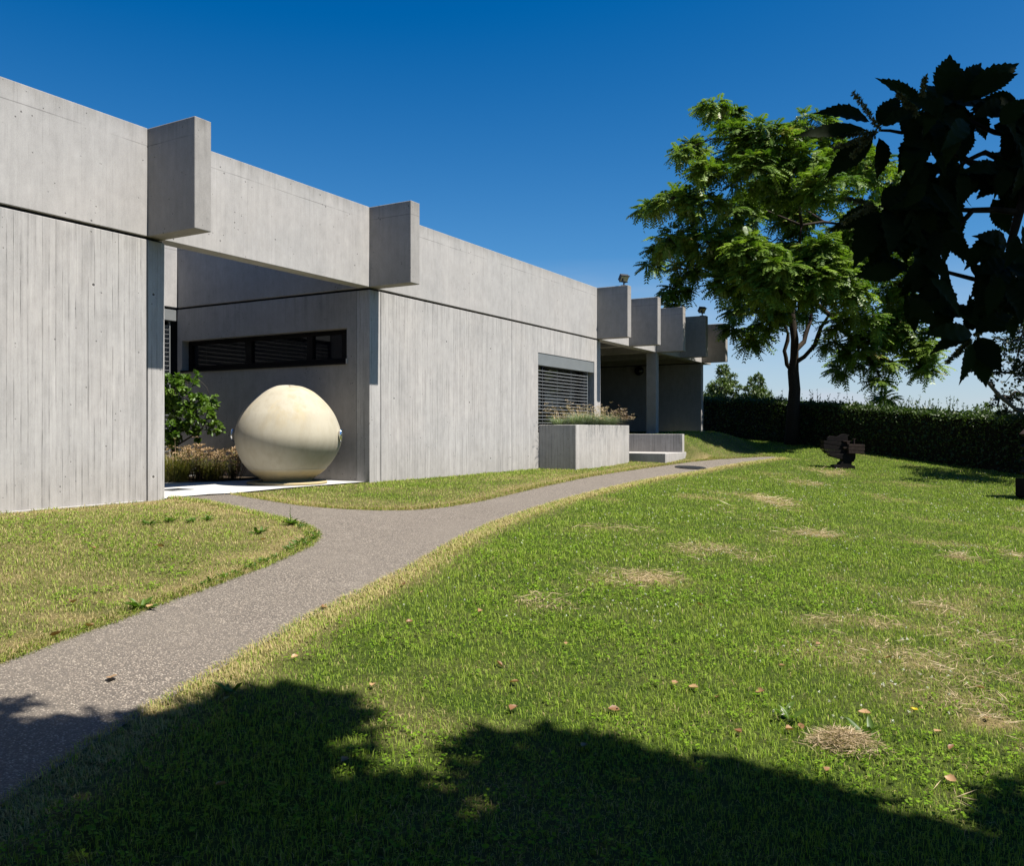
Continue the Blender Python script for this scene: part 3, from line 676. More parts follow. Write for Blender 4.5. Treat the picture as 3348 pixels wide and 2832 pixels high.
# ------------------------------------------------------------------ vegetation helpers
def unit(v): return v / np.maximum(np.linalg.norm(v, axis=-1, keepdims=True), 1e-9)
def rand_dir(n): return unit(RNG.normal(size=(n, 3)))
class Leaves:
    """collects many small leaves with a 'rnd' value each, one mesh"""
    def __init__(s): s.V, s.F, s.A, s.n = [], [], [], 0
    def put(s, V, F, A):
        s.V.append(V.reshape(-1, 3)); s.F.append(F + s.n); s.A.append(A); s.n += V.reshape(-1, 3).shape[0]
    def diamonds(s, P, D, U, Ls, Ws, fold=.12, rnd=None, mid=.42):
        n = len(P); S = unit(np.cross(D, U)); N = np.cross(S, D); Ls = np.broadcast_to(Ls, (n,))[:, None]; Ws = np.broadcast_to(Ws, (n,))[:, None]
        c = P + D * Ls * mid + N * Ws * fold
        V = np.stack([P, c + S * Ws * .5, P + D * Ls, c - S * Ws * .5], 1); b = (np.arange(n) * 4)[:, None]
        F = np.concatenate([b + np.array([0, 1, 2]), b + np.array([0, 2, 3])]); r = RNG.random(n) if rnd is None else rnd
        s.put(V, F, np.repeat(r, 4))
    def broad(s, P, D, U, Ls, Ws, fold=.15, rnd=None):
        """six-sided leaf, rounder"""
        n = len(P); S = unit(np.cross(D, U)); N = np.cross(S, D); Ls = np.broadcast_to(Ls, (n,))[:, None]; Ws = np.broadcast_to(Ws, (n,))[:, None]
        V = np.stack([P, P + D * Ls * .3 + S * Ws * .5 + N * Ws * fold, P + D * Ls * .7 + S * Ws * .42 + N * Ws * fold, P + D * Ls - N * Ls * .08,
                      P + D * Ls * .7 - S * Ws * .42 + N * Ws * fold, P + D * Ls * .3 - S * Ws * .5 + N * Ws * fold], 1)
        b = (np.arange(n) * 6)[:, None]; r = RNG.random(n) if rnd is None else rnd
        F = np.concatenate([b + np.array([0, 1, 3]), b + np.array([1, 2, 3]), b + np.array([0, 3, 5]), b + np.array([3, 4, 5])])
        s.put(V, F, np.repeat(r, 6))
    def blades(s, P, D, H, Wd, curl, rnd=None, side=None):
        """bent grass blades: P base, D lean direction (horizontal part gives the bend)"""
        n = len(P); Hh = np.broadcast_to(H, (n,))[:, None]; w = np.broadcast_to(Wd, (n,))[:, None]; cu = np.broadcast_to(curl, (n,))[:, None]
        up = np.array([0, 0, 1.0]); hz = D * np.array([1, 1, 0]); hz = unit(hz); S = np.cross(hz, up) if side is None else side
        m = P + (up * (1 - .18 * cu) + hz * .30 * cu) * Hh * .55; t = P + (up * (1 - .55 * cu) + hz * .85 * cu) * Hh
        V = np.stack([P - S * w * .5, P + S * w * .5, m + S * w * .4, t, m - S * w * .4], 1); b = (np.arange(n) * 5)[:, None]
        F = np.concatenate([b + np.array([0, 1, 2]), b + np.array([0, 2, 4]), b + np.array([4, 2, 3])]); r = RNG.random(n) if rnd is None else rnd
        s.put(V, F, np.repeat(r, 5))
    def build(s, name, mat, parent=None, extra=None):
        return npmesh(name, np.concatenate(s.V), [np.concatenate(s.F)], mat, parent, {"rnd": np.concatenate(s.A), **(extra or {})})

def skeleton(start, targets, jit=.12, step=1.0, rmin=.012, rpow=.5, r0=None):
    """branches: start polyline (trunk) then every target joined to the nearest earlier point; returns tube list"""
    nodes = [Vector(p) for p in start]; par = [-1] + list(range(len(start) - 1)); cnt = [0] * len(nodes)
    depth = [0.0]
    for i in range(1, len(nodes)): depth.append(depth[-1] + (nodes[i] - nodes[i - 1]).length)
    fork = nodes[-1]; first = max(0, len(nodes) - 3); ends = []
    for tg in sorted([Vector(t) for t in targets], key=lambda p: (p - fork).length):
        best = min(range(first, len(nodes)), key=lambda i: (nodes[i] - tg).length + .35 * depth[i] + (3 if nodes[i].z > tg.z + 1.2 else 0))
        a = nodes[best]; d = tg - a; n = max(2, int(d.length / step)); prev = best
        for k in range(1, n + 1):
            f = k / n; p = a + d * f + Vector((random.gauss(0, jit), random.gauss(0, jit), random.gauss(0, jit) + .10 * d.length * math.sin(f * math.pi))) * (1 if k < n else 0)
            nodes.append(p); par.append(prev); cnt.append(0); depth.append(depth[prev] + (p - nodes[prev]).length); prev = len(nodes) - 1
        ends.append(prev)
    for e in ends:
        i = e
        while i >= 0: cnt[i] += 1; i = par[i]
    rad = [rmin * max(1, c) ** rpow for c in cnt]
    if r0:
        for i in range(len(start)): rad[i] = r0[i]
        for i in range(len(start), len(nodes)): rad[i] = min(rad[i], rad[par[i]] * .92)
    return nodes, par, rad
def bark_mesh(name, sk, mat, parent, extra=(), n=7, frm=0):
    nodes, par, rad = sk; m = MB()
    kids = {}
    for i, p in enumerate(par): kids.setdefault(p, []).append(i)
    done = set()
    for i in range(len(nodes)):
        if par[i] < 0 or i in done: continue
        if par[i] == i - 1 and i - 1 in done: continue
        chain = [par[i], i]; done.add(i); j = i
        while (j + 1) < len(nodes) and par[j + 1] == j: j += 1; chain.append(j); done.add(j)
        rr = [rad[c] for c in chain]; rr[0] = min(rr[0], rr[1] * 1.3)
        m.tube([nodes[c] for c in chain], rr, n)
    for pts, r in extra: m.tube(pts, r, 4, False)
    return m.build(name, mat, parent, True)

# ------------------------------------------------------------------ the pinnate-leaved tree in front of the hedge
YT = 33.0
tb = at(2588, 1447, YT); tb.z = gz(tb.x, tb.y) - .05
tree = empty("tree_of_heaven", tb, 0, "large spreading tree with feathery leaves and a forked dark trunk in front of the hedge", "tree")
def apt(zx, zy, dy=0.0): return at(2050 + zx / 1.604, 250 + zy / 1.604, YT + dy)
BL = [(450, 150, 60), (520, 210, 70), (560, 290, 80), (340, 385, 70), (270, 395, 40), (700, 280, 75), (580, 400, 105), (800, 350, 90), (420, 490, 90), (660, 500, 140), (930, 430, 100), (1090, 390, 80),
      (1250, 470, 120), (1400, 550, 110), (1050, 560, 140), (850, 590, 130), (230, 640, 90), (120, 680, 60), (380, 670, 120), (580, 700, 130), (240, 840, 85), (130, 985, 45), (190, 900, 60), (420, 860, 110), (600, 880, 105),
      (320, 1000, 75), (250, 1115, 62), (210, 1180, 40), (520, 1085, 70), (760, 960, 105), (620, 1060, 95), (940, 1010, 95), (830, 1120, 110), (620, 1210, 85), (555, 1330, 50), (690, 1350, 60), (640, 1400, 35), (980, 1130, 95),
      (1130, 1130, 95), (1160, 780, 95), (1300, 690, 120), (1450, 780, 110), (1300, 960, 110), (1430, 1100, 110), (1240, 1240, 85), (1420, 1280, 90), (1540, 1380, 70), (1125, 1530, 45), (1220, 1440, 60),
      (1340, 1400, 60), (1320, 1590, 42), (1355, 1680, 32), (1545, 1540, 45), (1060, 1400, 40), (760, 1230, 80), (900, 1240, 70), (1500, 950, 90), (1560, 1200, 80), (1500, 650, 70), (1400, 1340, 75), (1300, 1340, 65), (1490, 1440, 60), (1180, 1370, 60), (1275, 1500, 48), (1600, 1450, 60), (1460, 1200, 95), (1120, 1300, 60), (500, 980, 85), (1080, 1010, 80), (1200, 900, 90), (720, 1290, 55), (1590, 1520, 40), (1380, 1500, 40), (1150, 1470, 45)]
cen = []; rr = []
for i, (zx, zy, r) in enumerate(BL):
    e = math.hypot((zx - 850) / 800, (zy - 750) / 650); dy = (random.random() * 2 - 1) * 5.6 * math.sqrt(max(.05, 1 - min(e, 1) ** 2))
    if i % 2 == 0: dy = -5.2 * math.sqrt(max(.03, 1 - min(e, 1) ** 2)) * random.uniform(.6, 1)
    cen.append(apt(zx, zy, dy)); rr.append(r / 1.604 * (YT + dy) / FPX)
for zx, zy, dy in ((905, 986, -5), (800, 1000, -5.5), (1000, 900, -5.2), (700, 950, -5), (900, 1100, -4.8), (1100, 1000, -5), (680, 1040, -4.8), (760, 1110, -5.2), (1180, 1120, -4.6), (1010, 1060, -5.4), (640, 900, -4.6)):
    cen.append(apt(zx, zy, dy)); rr.append(.62)
for k in range(9):                                              # the far side of the crown
    a = random.random() * 6.28; q = random.random() ** .5
    cen.append(apt(850 + 600 * q * math.cos(a), 720 + 480 * q * math.sin(a), 2.5 + 2.5 * random.random())); rr.append(1.1)
start = [tb, apt(880, 1640), apt(872, 1545), apt(878, 1480), apt(880, 1380), apt(862, 1240), apt(870, 1100), apt(900, 930), apt(915, 780)]
sk = skeleton(start, cen, .16, 1.0, .020, .52, [.29, .225, .215, .165, .15, .13, .11, .09, .06])
extra = []
for a, b_ in (((872, 1560), [(838, 1510, -.1), (825, 1440, -.2), (845, 1350, -.2), (800, 1240, -.4)]), ((885, 1500), [(930, 1470, -.3), (985, 1410, -.5), (1015, 1320, -.7), (1060, 1250, -.8), (1200, 1230, -.9)]), ((880, 1440), [(930, 1390, .3), (960, 1290, .5), (985, 1100, .6), (1000, 900, .6)])):
    pts = [apt(*a)] + [apt(*q) for q in b_]; n = len(pts); pts2 = spline_pts = [pts[0]]
    for i in range(1, n): pts2.append((pts[i - 1] + pts[i]) / 2 + Vector((random.gauss(0, .03),) * 3)); pts2.append(pts[i])
    extra.append((pts2, [.125 - .08 * i / len(pts2) for i in range(len(pts2))]))
lv = Leaves(); tips = []
for c, r in zip(cen, rr):
    nt = max(9, int(36 * (r / .75) ** 1.45))
    for k in range(nt):
        d = Vector(rand_dir(1)[0]); d.z *= .62; q = c + d * r * random.random() ** .4
        tips.append((q, c)); 
        if random.random() < .6: extra.append(([c + (q - c) * .1, (c + q) / 2 + Vector((0, 0, .06)), q], [.016, .012, .006]))
NL = 6
TP = np.array([tuple(t[0]) for t in tips]); TC = np.array([tuple(t[1]) for t in tips]); O = unit(TP - TC + 1e-4)
TPr = np.repeat(TP, NL, 0); Or = np.repeat(O, NL, 0); n = len(TPr)
ang = RNG.random(n) * 2 * np.pi
D0 = unit(np.stack([np.cos(ang), np.sin(ang), RNG.normal(.04, .48, n)], 1) + Or * np.array([.9, .9, .5])); Lr = RNG.uniform(.36, .64, n)
npair = 8
S0 = unit(np.cross(D0, np.array([0, 0, 1.0]))); lr = np.repeat(np.clip(RNG.random(len(TP)) * .8 + RNG.normal(0, .12, len(TP)), 0, 1), NL)
for j in range(1, npair + 1):
    f = j / npair; base = TPr + D0 * (Lr * f)[:, None]; base[:, 2] -= Lr * .32 * f ** 2
    tang = unit(D0 - np.array([0, 0, 1.0]) * (.64 * f))
    ll = Lr * .31 * (1.05 - .45 * abs(f - .45))
    for sg in (-1, 1):
        dd = unit(S0 * sg + tang * .35 + np.array([0, 0, -.38]) + RNG.normal(0, .10, (n, 3)))
        lv.diamonds(base, dd, np.cross(dd, tang) * sg, ll, ll * .50, .05, np.clip(lr + RNG.normal(0, .08, n), 0, 1), .35)
MI = Matrix.Translation(-tb)
def shift(o, v): o.data.transform(Matrix.Translation(-Vector(v)))
o = bark_mesh("trunk", sk, M_BARK, tree, extra, 9); shift(o, tb)
o = lv.build("crown", M_AIL, tree); shift(o, tb)

def blob_tree(name, label, base, blobs, mat, leaf, per, r0, bark=M_GREYBARK, cat="tree", group=None, squash=.8, start=None, broad=False):
    base = Vector(base); t = empty(name, base, 0, label, cat, group); lv = Leaves(); ex = []
    cs = [Vector(b[:3]) for b in blobs]
    top = max(c.z for c in cs); st_ = start or [base, base + Vector((.05, 0, (top - base.z) * .28)), base + Vector((-.03, .03, (top - base.z) * .5)), base + Vector((.02, 0, (top - base.z) * .75))]
    sk = skeleton(st_, cs, .08, .8, r0 * .10, .5, [r0, r0 * .8, r0 * .6, r0 * .35] if not start else [r0 * (1 - .7 * i / len(st_)) for i in range(len(st_))])
    for (x, y, z, r) in blobs:
        n = int(per * r * r); d = rand_dir(n); rad = r * RNG.random(n) ** .33
        # leaves sit in sprays
        ns = max(3, n // 14); sd_ = rand_dir(ns); sr = r * (.45 + .55 * RNG.random(ns) ** .5); sc = sd_ * sr[:, None] * np.array([1, 1, squash]); wh = RNG.integers(0, ns, n)
        P = np.array([x, y, z]) + sc[wh] + RNG.normal(0, r * .13, (n, 3)) * np.array([1, 1, .6])
        D = unit(sd_[wh] * .5 + rand_dir(n) + np.array([0, 0, -.25])); U = unit(rand_dir(n) * .7 + np.array([0, 0, 1.0]))
        sz = leaf * RNG.uniform(.7, 1.25, n)
        (lv.broad if broad else lv.diamonds)(P, D, U, sz, sz * .62, .12, np.clip(RNG.random(ns)[wh] * .7 + RNG.random(n) * .3, 0, 1))
        for k in range(0, ns, 3): ex.append(([(x, y, z), tuple(np.array([x, y, z]) + sc[k])], [r0 * .07, r0 * .03]))
    o = bark_mesh("trunk", sk, bark, t, ex, 6); shift(o, base)
    o = lv.build("crown", mat, t); shift(o, base); return t

# ------------------------------------------------------------------ hedge along the edge of the hill
HL = smooth([(6.6, 43.5), (8.6, 39.6), (10.9, 35.4), (12.7, 31.0), (14.2, 26.6), (15.3, 22.6), (16.2, 18.5), (17.0, 13.0), (17.6, 8.0)], 2)
hd = empty("hedge", (HL[len(HL) // 2][0], HL[len(HL) // 2][1], gz(*HL[len(HL) // 2])), 0, "long dark clipped hedge along the far edge of the lawn", "hedge"); hb = hd.location.copy()
def hheight(x, y): return 1.66 + .10 * (fnoise(np.array(x) * .8, np.array(y) * .8, 3) - .5) * 2 + .10 * sstep(30, 40, np.array(y))
core = MB(); hw = .44; segs = []
for i, (x, y) in enumerate(HL):
    a = HL[max(0, i - 1)]; b_ = HL[min(len(HL) - 1, i + 1)]; d = Vector((b_[0] - a[0], b_[1] - a[1], 0)).normalized(); nrm = Vector((d.y, -d.x, 0)); z0 = gz(x, y); h = float(hheight(x, y)) - .16
    segs.append((Vector((x, y, z0)), nrm, h))
n = len(segs)
vs_ = []
for p, nr, h in segs: vs_ += [p - nr * hw + Vector((0, 0, -.1)), p - nr * hw + Vector((0, 0, h)), p + nr * hw + Vector((0, 0, h)), p + nr * hw + Vector((0, 0, -.1))]
core.add(vs_, [(4 * i + k, 4 * i + (k + 1) % 4, 4 * i + 4 + (k + 1) % 4, 4 * i + 4 + k) for i in range(n - 1) for k in range(4)] + [(0, 1, 2, 3), (4 * n - 1, 4 * n - 2, 4 * n - 3, 4 * n - 4)])
shoots = []
for k in range(420):                                            # young shoots standing out of the clipped top
    j = random.randrange(n - 1); f_ = random.random(); p, nr_, h = segs[j]; p2, _, h2 = segs[j + 1]; b0 = p.lerp(p2, f_) + nr_ * random.uniform(-.4, .4); b0.z += h + f_ * (h2 - h) + .05; hh_ = .10 + random.expovariate(9) * (.6 + 1.4 * float(fnoise(np.array(b0.y * .35), np.array(0.), 21)))
    t_ = b0 + Vector((random.gauss(0, .05), random.gauss(0, .05), min(hh_, .5) + .1)); core.tube([b0, (b0 + t_) / 2 + Vector((.01, 0, .0)), t_], [.006, .005, .003], 3, False); shoots.append((b0, t_))
o = core.build("branches", plain("hedge_twigs", (.020, .018, .011), .95, .05, 0, .5, 8, .8), hd); shift(o, hb)
lv = Leaves(); N = 95000
HLa = np.array(HL); sl = np.hypot(*np.diff(HLa, axis=0).T); cum = np.concatenate([[0], np.cumsum(sl)])
q = RNG.random(N) * cum[-1]; i = np.clip(np.searchsorted(cum, q) - 1, 0, len(sl) - 1); f = (q - cum[i]) / sl[i]
ctr = HLa[i] * (1 - f)[:, None] + HLa[i + 1] * f[:, None]; tn = np.diff(HLa, axis=0)[i] / sl[i][:, None]; nr = np.stack([tn[:, 1], -tn[:, 0]], 1)
zb = ground_z(ctr[:, 0], ctr[:, 1]); hh = hheight(ctr[:, 0], ctr[:, 1])
face = RNG.random(N); lump = (fnoise(q * 1.6, np.zeros(N) + 3, 7) - .5) * .22
top = face > .66; sgn = np.where(RNG.random(N) < .72, -1.0, 1.0)
hz_ = RNG.random(N) ** .85 * hh; off = np.where(top, RNG.uniform(-.52, .52, N), sgn * (.50 + RNG.normal(0, .05, N) + lump * .6))
shoot = np.where(RNG.random(N) < .10, RNG.exponential(.05, N), 0) * (.4 + 1.2 * fnoise(q * .35, np.zeros(N), 21))
zz_ = np.where(top, hh - .13 + RNG.normal(0, .05, N) + lump + shoot, np.minimum(hz_, hh))
P = np.stack([ctr[:, 0] + nr[:, 0] * off, ctr[:, 1] + nr[:, 1] * off, zb + zz_], 1) + RNG.normal(0, .025, (N, 3))
out = np.stack([nr[:, 0] * np.sign(off), nr[:, 1] * np.sign(off), np.where(top, 1.4, .1)], 1)
D = unit(out * .6 + rand_dir(N)); U = unit(out + rand_dir(N) * .8); sz = RNG.uniform(.06, .11, N)
lv.diamonds(P, D, U, sz, sz * .65, .1)
for b0, t_ in shoots:
    m = 12; u_ = RNG.random(m) ** .7; P_ = np.outer(1 - u_, np.array(b0)) + np.outer(u_, np.array(t_)); D_ = unit(rand_dir(m) + np.array([0, 0, .5])); z_ = RNG.uniform(.045, .08, m); lv.diamonds(P_, D_, rand_dir(m), z_, z_ * .62, .1, RNG.uniform(.5, 1, m))
o = lv.build("foliage", M_HEDGE, hd); shift(o, hb)

# ------------------------------------------------------------------ trees beyond the hedge and at the right
def blobs_px(L_, Y, dyr):
    o = []
    for px, py, r in L_:
        Yb = Y + random.uniform(-dyr, dyr); p = at(px, py, Yb); o.append((p.x, p.y, p.z, r * Yb / FPX))
    return o
Y_ = 80
b1 = blobs_px([(2340, 1290, 40), (2375, 1240, 32), (2395, 1265, 26), (2330, 1330, 45), (2360, 1210, 22), (2310, 1310, 40), (2400, 1300, 20), (2355, 1265, 35), (2300, 1350, 50), (2375, 1340, 40)], Y_, 1.2)
bx_ = at(2345, 1400, Y_); blob_tree("broadleaf_tree", "taller grey-green tree showing above the hedge beside the porch end", (bx_.x, bx_.y, gz(bx_.x, bx_.y)), b1, M_FARLEAF, .26, 900, .22)
b2 = blobs_px([(2475, 1250, 26), (2490, 1280, 30), (2460, 1285, 32), (2505, 1310, 26), (2445, 1310, 30), (2480, 1320, 36), (2478, 1232, 14), (2420, 1325, 25), (2500, 1340, 30)], 72, 1.0)
bx_ = at(2475, 1400, 72); blob_tree("broadleaf_tree", "smaller round tree above the hedge, left of the big forked trunk", (bx_.x, bx_.y, gz(bx_.x, bx_.y)), b2, M_FARLEAF, .24, 1000, .18)
b3 = blobs_px([(3215, 1335, 26), (3195, 1350, 22), (3240, 1350, 30), (3215, 1375, 30), (3170, 1365, 18)], 50, .6)
bx_ = at(3215, 1400, 50); blob_tree("young_tree", "small pointed tree peeping over the right end of the hedge", (bx_.x, bx_.y, gz(bx_.x, bx_.y)), b3, M_FARLEAF, .16, 1200, .10)
BE = [(3330, 1150, 60), (3250, 1190, 50), (3195, 1185, 34), (3310, 1220, 55), (3215, 1225, 38), (3175, 1215, 22), (3345, 1290, 50), (3300, 1300, 36), (3262, 1330, 28), (3255, 1295, 18), (3330, 1345, 34), (3290, 1350, 22), (3345, 1090, 70), (3290, 1110, 50), (3230, 1250, 24),
      (3420, 1180, 90), (3440, 1300, 80), (3420, 1060, 100), (3340, 1000, 70), (3520, 1100, 130), (3560, 1250, 110), (3480, 940, 120), (3600, 980, 130), (3700, 1100, 140), (3680, 1250, 110), (3560, 820, 110), (3400, 900, 80)]
bb = blobs_px(BE, 22.5, 1.6)
bx_ = at(3560, 1500, 22.5); blob_tree("beech_tree", "dark small-leaved tree reaching in from the right edge above the hedge", (bx_.x, bx_.y, gz(bx_.x, bx_.y)), bb, M_DARKLEAF, .085, 1500, .26, broad=True)


# ------------------------------------------------------------------ plants in the court
def cpt(zx, zy, Y): return at(500 + zx / 2.205, 900 + zy / 2.205, Y)
bb = []
for zx, zy, r in [(150, 810, 75), (250, 770, 55), (315, 735, 24), (205, 740, 40), (200, 900, 100), (330, 915, 70), (415, 900, 50), (465, 935, 30), (250, 1030, 100), (380, 1010, 65), (435, 1095, 55), (500, 1110, 28), (180, 1120, 85), (330, 1140, 55), (90, 950, 95), (80, 780, 70), (30, 880, 90), (120, 1180, 70)]:
    Y = 17.15 + random.uniform(-.4, .4); p = cpt(zx, zy, Y); bb.append((p.x, p.y, p.z, r / 2.205 * Y / FPX))
bs = Vector((-6.80, 17.2, .0))
blob_tree("leafy_shrub", "bright green leafy shrub growing against the court wall beside the stone ball", bs, bb, M_BUSH, .105, 3600, .045, cat="shrub", start=[bs, bs + Vector((.02, 0, .3)), bs + Vector((-.02, 0, .7))], broad=True)
def tuft(name, label, cat, loc, n, h, mat, spread, wd, group=None, stalks=0, smat=None, sh=.5, lean=None, heads=True, curl=(.5, 1.3)):
    t = empty(name, loc, 0, label, cat, group); lv = Leaves(); a = RNG.random(n) * 2 * np.pi; rd = spread * np.sqrt(RNG.random(n))
    P = np.stack([np.cos(a) * rd, np.sin(a) * rd, np.zeros(n)], 1); b = a + RNG.normal(0, .5, n); D = np.stack([np.cos(b), np.sin(b), np.zeros(n)], 1)
    if lean is not None: D = D + np.array(lean)
    lv.blades(P, D, h * RNG.uniform(.55, 1.15, n), wd, RNG.uniform(*curl, n)); lv.build("leaves", mat, t)
    if stalks:
        lv = Leaves(); a = RNG.random(stalks) * 2 * np.pi; P = np.stack([np.cos(a), np.sin(a), np.zeros(stalks)], 1) * spread * .6; D = np.stack([np.cos(a), np.sin(a), np.zeros(stalks)], 1) + RNG.normal(0, .3, (stalks, 3))
        if lean is not None: D = D + np.array(lean) * 1.6
        hh = sh * RNG.uniform(.7, 1.15, stalks); cu = RNG.uniform(.3, 1.1, stalks); lv.blades(P, D, hh, wd * .6, cu)
        if heads:                                                # drooping seed heads at the stalk tips
            hz = unit(D * np.array([1, 1, 0])); tip = P + (np.array([0, 0, 1.0]) * (1 - .55 * cu)[:, None] + hz * (.85 * cu)[:, None]) * hh[:, None]
            for k in range(8): lv.diamonds(tip + RNG.normal(0, .006, (stalks, 3)) - hz * (k * .014), unit(hz + np.array([0, 0, -.5]) + RNG.normal(0, .35, (stalks, 3))), rand_dir(stalks), .035, .010)
        lv.build("flower_stalks", smat, t)
    return t
tuft("ornamental_grass", "tall arching green grass clump at the foot of the left court wall", "ornamental grass", (-6.52, 16.2, .02), 900, .85, M_REED, .30, .009, None, 90, M_SEDUM, .95)
tuft("ornamental_grass", "smaller arching grass clump between the shrub and the faded flowers", "ornamental grass", (-6.0, 16.75, .02), 520, .66, M_REED, .24, .008, None, 40, M_SEDUM, .72)
def sedum(loc, label, n, r, h):
    t = empty("flower_clump", loc, 0, label, "flowers", "faded flowers in the court bed"); lv = Leaves(); st_ = MB(); lf = Leaves()
    for k in range(n):
        a = random.random() * 6.28; q = r * random.random() ** .5; p = Vector((q * math.cos(a), q * math.sin(a), h * random.uniform(.72, 1.05) * (1 - .25 * q / r)))
        st_.tube([(p.x * .5, p.y * .5, 0), (p.x * .85, p.y * .85, p.z * .55), tuple(p)], .004, 4, False)
        m = 40; P = np.array(p) + RNG.normal(0, 1, (m, 3)) * np.array([.042, .042, .014]); lv.diamonds(P, unit(rand_dir(m) + np.array([0, 0, .6])), rand_dir(m), .026, .020)
        m = 14; z = RNG.random(m) * .85; P = np.outer(z, np.array(p)) * np.array([.9, .9, 1]); D = rand_dir(m) * np.array([1, 1, .4]); lf.diamonds(P, unit(D), np.array([0, 0, 1.0]) + RNG.normal(0, .2, (m, 3)), .075, .032)
    st_.build("stems", M_REDSTALK, t); lv.build("flower_heads", M_SEDUM, t); lf.build("leaves", M_REED, t)
sedum((-6.12, 16.55, .02), "broad clump of faded tan flower heads in front of the shrub", 46, .48, .74)
sedum((-5.62, 17.0, .02), "shaded clump of faded tan flower heads next to the stone ball", 34, .40, .66)
bedP = [(-7.5, 16.4), (-7.1, 15.95), (-6.4, 15.85), (-5.6, 16.15), (-5.05, 16.7), (-5.0, 17.3), (-5.5, 17.9), (-6.5, 18.4), (-7.6, 17.6)]
sheet("planting_bed", smooth(bedP + bedP[:1])[:-1], .3, .030, plain("bed_soil", (.05, .038, .026), .95, .1, 0, .4, 14, .8))

# ------------------------------------------------------------------ grasses in the planter
for k in range(7):
    x, y = xy(.55 + random.uniform(-.14, .14), 12.05 + k * .45 + random.uniform(-.08, .08))
    tuft("blue_fescue", "blue-grey tufted grass with dry seed stalks in the concrete planter", "ornamental grass", (x, y, 1.065), 620, .60 if k else .46, M_FESCUE, .19, .008, "blue grasses in the planter", 44, M_STALK, .80)
x, y = xy(.62, 15.06)
tuft("fountain_grass", "brown feathery grass leaning out of the right end of the planter", "ornamental grass", (x, y, 1.065), 120, .50, M_REDSTALK, .10, .008, None, 46, M_REDSTALK, .72, lean=(.9, -.1, 0), curl=(.6, 1.5))
for k, (t_, s_) in enumerate(((21.6, -.5), (22.5, -.7), (23.3, -.45))):
    x, y = xy(s_, t_); tuft("ornamental_grass", "dark grass tuft in the shade at the foot of the porch", "ornamental grass", (x, y, .36), 130, .42, M_REED, .12, .01, "grass tufts in the porch")

# ------------------------------------------------------------------ the chestnut: canopy overhead, shadow on the lawn, one bough in the picture
EDGE = [(-160, 1415), (0, 1425), (60, 1418), (130, 1440), (200, 1432), (260, 1452), (330, 1432), (360, 1442), (430, 1425), (470, 1408), (540, 1398), (620, 1404), (690, 1400), (730, 1425), (742, 1465), (790, 1500), (768, 1545), (820, 1580), (880, 1592), (920, 1540), (960, 1500),
        (1040, 1494), (1140, 1485), (1200, 1500), (1260, 1528), (1350, 1530), (1420, 1542), (1500, 1562), (1600, 1590), (1700, 1612), (1760, 1635), (1850, 1652), (1920, 1662), (1960, 1618), (2040, 1600), (2085, 1588), (2250, 1560)]
SH = [gpt(x * 1.6058, y * 1.6058) for x, y in EDGE]
SHP = SH + [(7.5, 2.5), (8.0, -4.0), (-7.5, -4.0), (-9.0, 2.0)]
tr_b = Vector((4.6, -4.4, gz(4.6, -4.4)))
ch = empty("chestnut_tree", tr_b, 0, "dark chestnut bough with large toothed leaves hanging in at the upper right", "tree")
N = 240000
X = RNG.uniform(-10, 9, N); Y = RNG.uniform(-4.2, 6.2, N); ok = in_poly(X, Y, SHP); X = X[ok]; Y = Y[ok]; N = len(X)
de = poly_dist(X, Y, SH) + (fnoise(X * 5.5, Y * 5.5, 131, 3) - .5) * .75
nz = fnoise(X * 2.4, Y * 2.4, 31, 3); dens = np.where(Y > .6, 1.0, .6) * sstep(-.02, .16, de) * .99 + .01
dapple = (X < -1.7) & (Y > 3.72); nd = fnoise(X * 1.5 + Y * .7, Y * 2.9, 77, 2); dens = np.where(dapple, dens * np.where(nd > .57, .8, .0), dens); dens = np.where(~dapple & (de < .30) & (Y > 2.6) & (nd < .30), dens * .1, dens)
cornr = (X > 1.55) & (Y > 2.4) & (Y < 3.7); dens = np.where(cornr, dens * np.where(nz > .60, .2, 1), dens)
ok = RNG.random(N) < dens; X = X[ok]; Y = Y[ok]; N = len(X); hgt = 4.3 + 4.2 * fnoise(X * .9, Y * .9, 44, 3) + RNG.normal(0, .35, N); hgt = np.clip(hgt, 4.2, 9)
P = np.stack([X + SUN.x / SUN.z * hgt, Y + SUN.y / SUN.z * hgt, ground_z(X, Y) + hgt], 1)
m2 = 52000; th = RNG.uniform(math.radians(150), math.radians(395), m2); zz2 = RNG.uniform(1.3, 8.5, m2); sw = .80 + .20 * np.sin(np.clip((zz2 - 1) / 7.5, 0, 1) * np.pi) + RNG.normal(0, .07, m2)  # unseen low leaf skirts, added behind the camera to block horizon light
Q = np.stack([-1.2 + 10.2 * np.cos(th) * sw, -3.2 + 5.6 * np.sin(th) * sw, zz2 - .6], 1); cl = fnoise(th * 5.5, zz2 * .8, 55, 3); Q = Q[(cl > .40) & (Q[:, 1] < -1.2)]
P = np.concatenate([P, Q]); vis = (P[:, 1] > 0) & (P[:, 2] < EYE + .52 * P[:, 1] + .22); P = P[~vis]; N = len(P)
lv = Leaves(); D = unit(rand_dir(N) * np.array([1, 1, .5]) + np.array([0, 0, -.25])); U = unit(np.array([0, 0, 1.0]) + rand_dir(N) * .55)
lv.broad(P, D, U, RNG.uniform(.15, .23, N), RNG.uniform(.055, .075, N), .10)
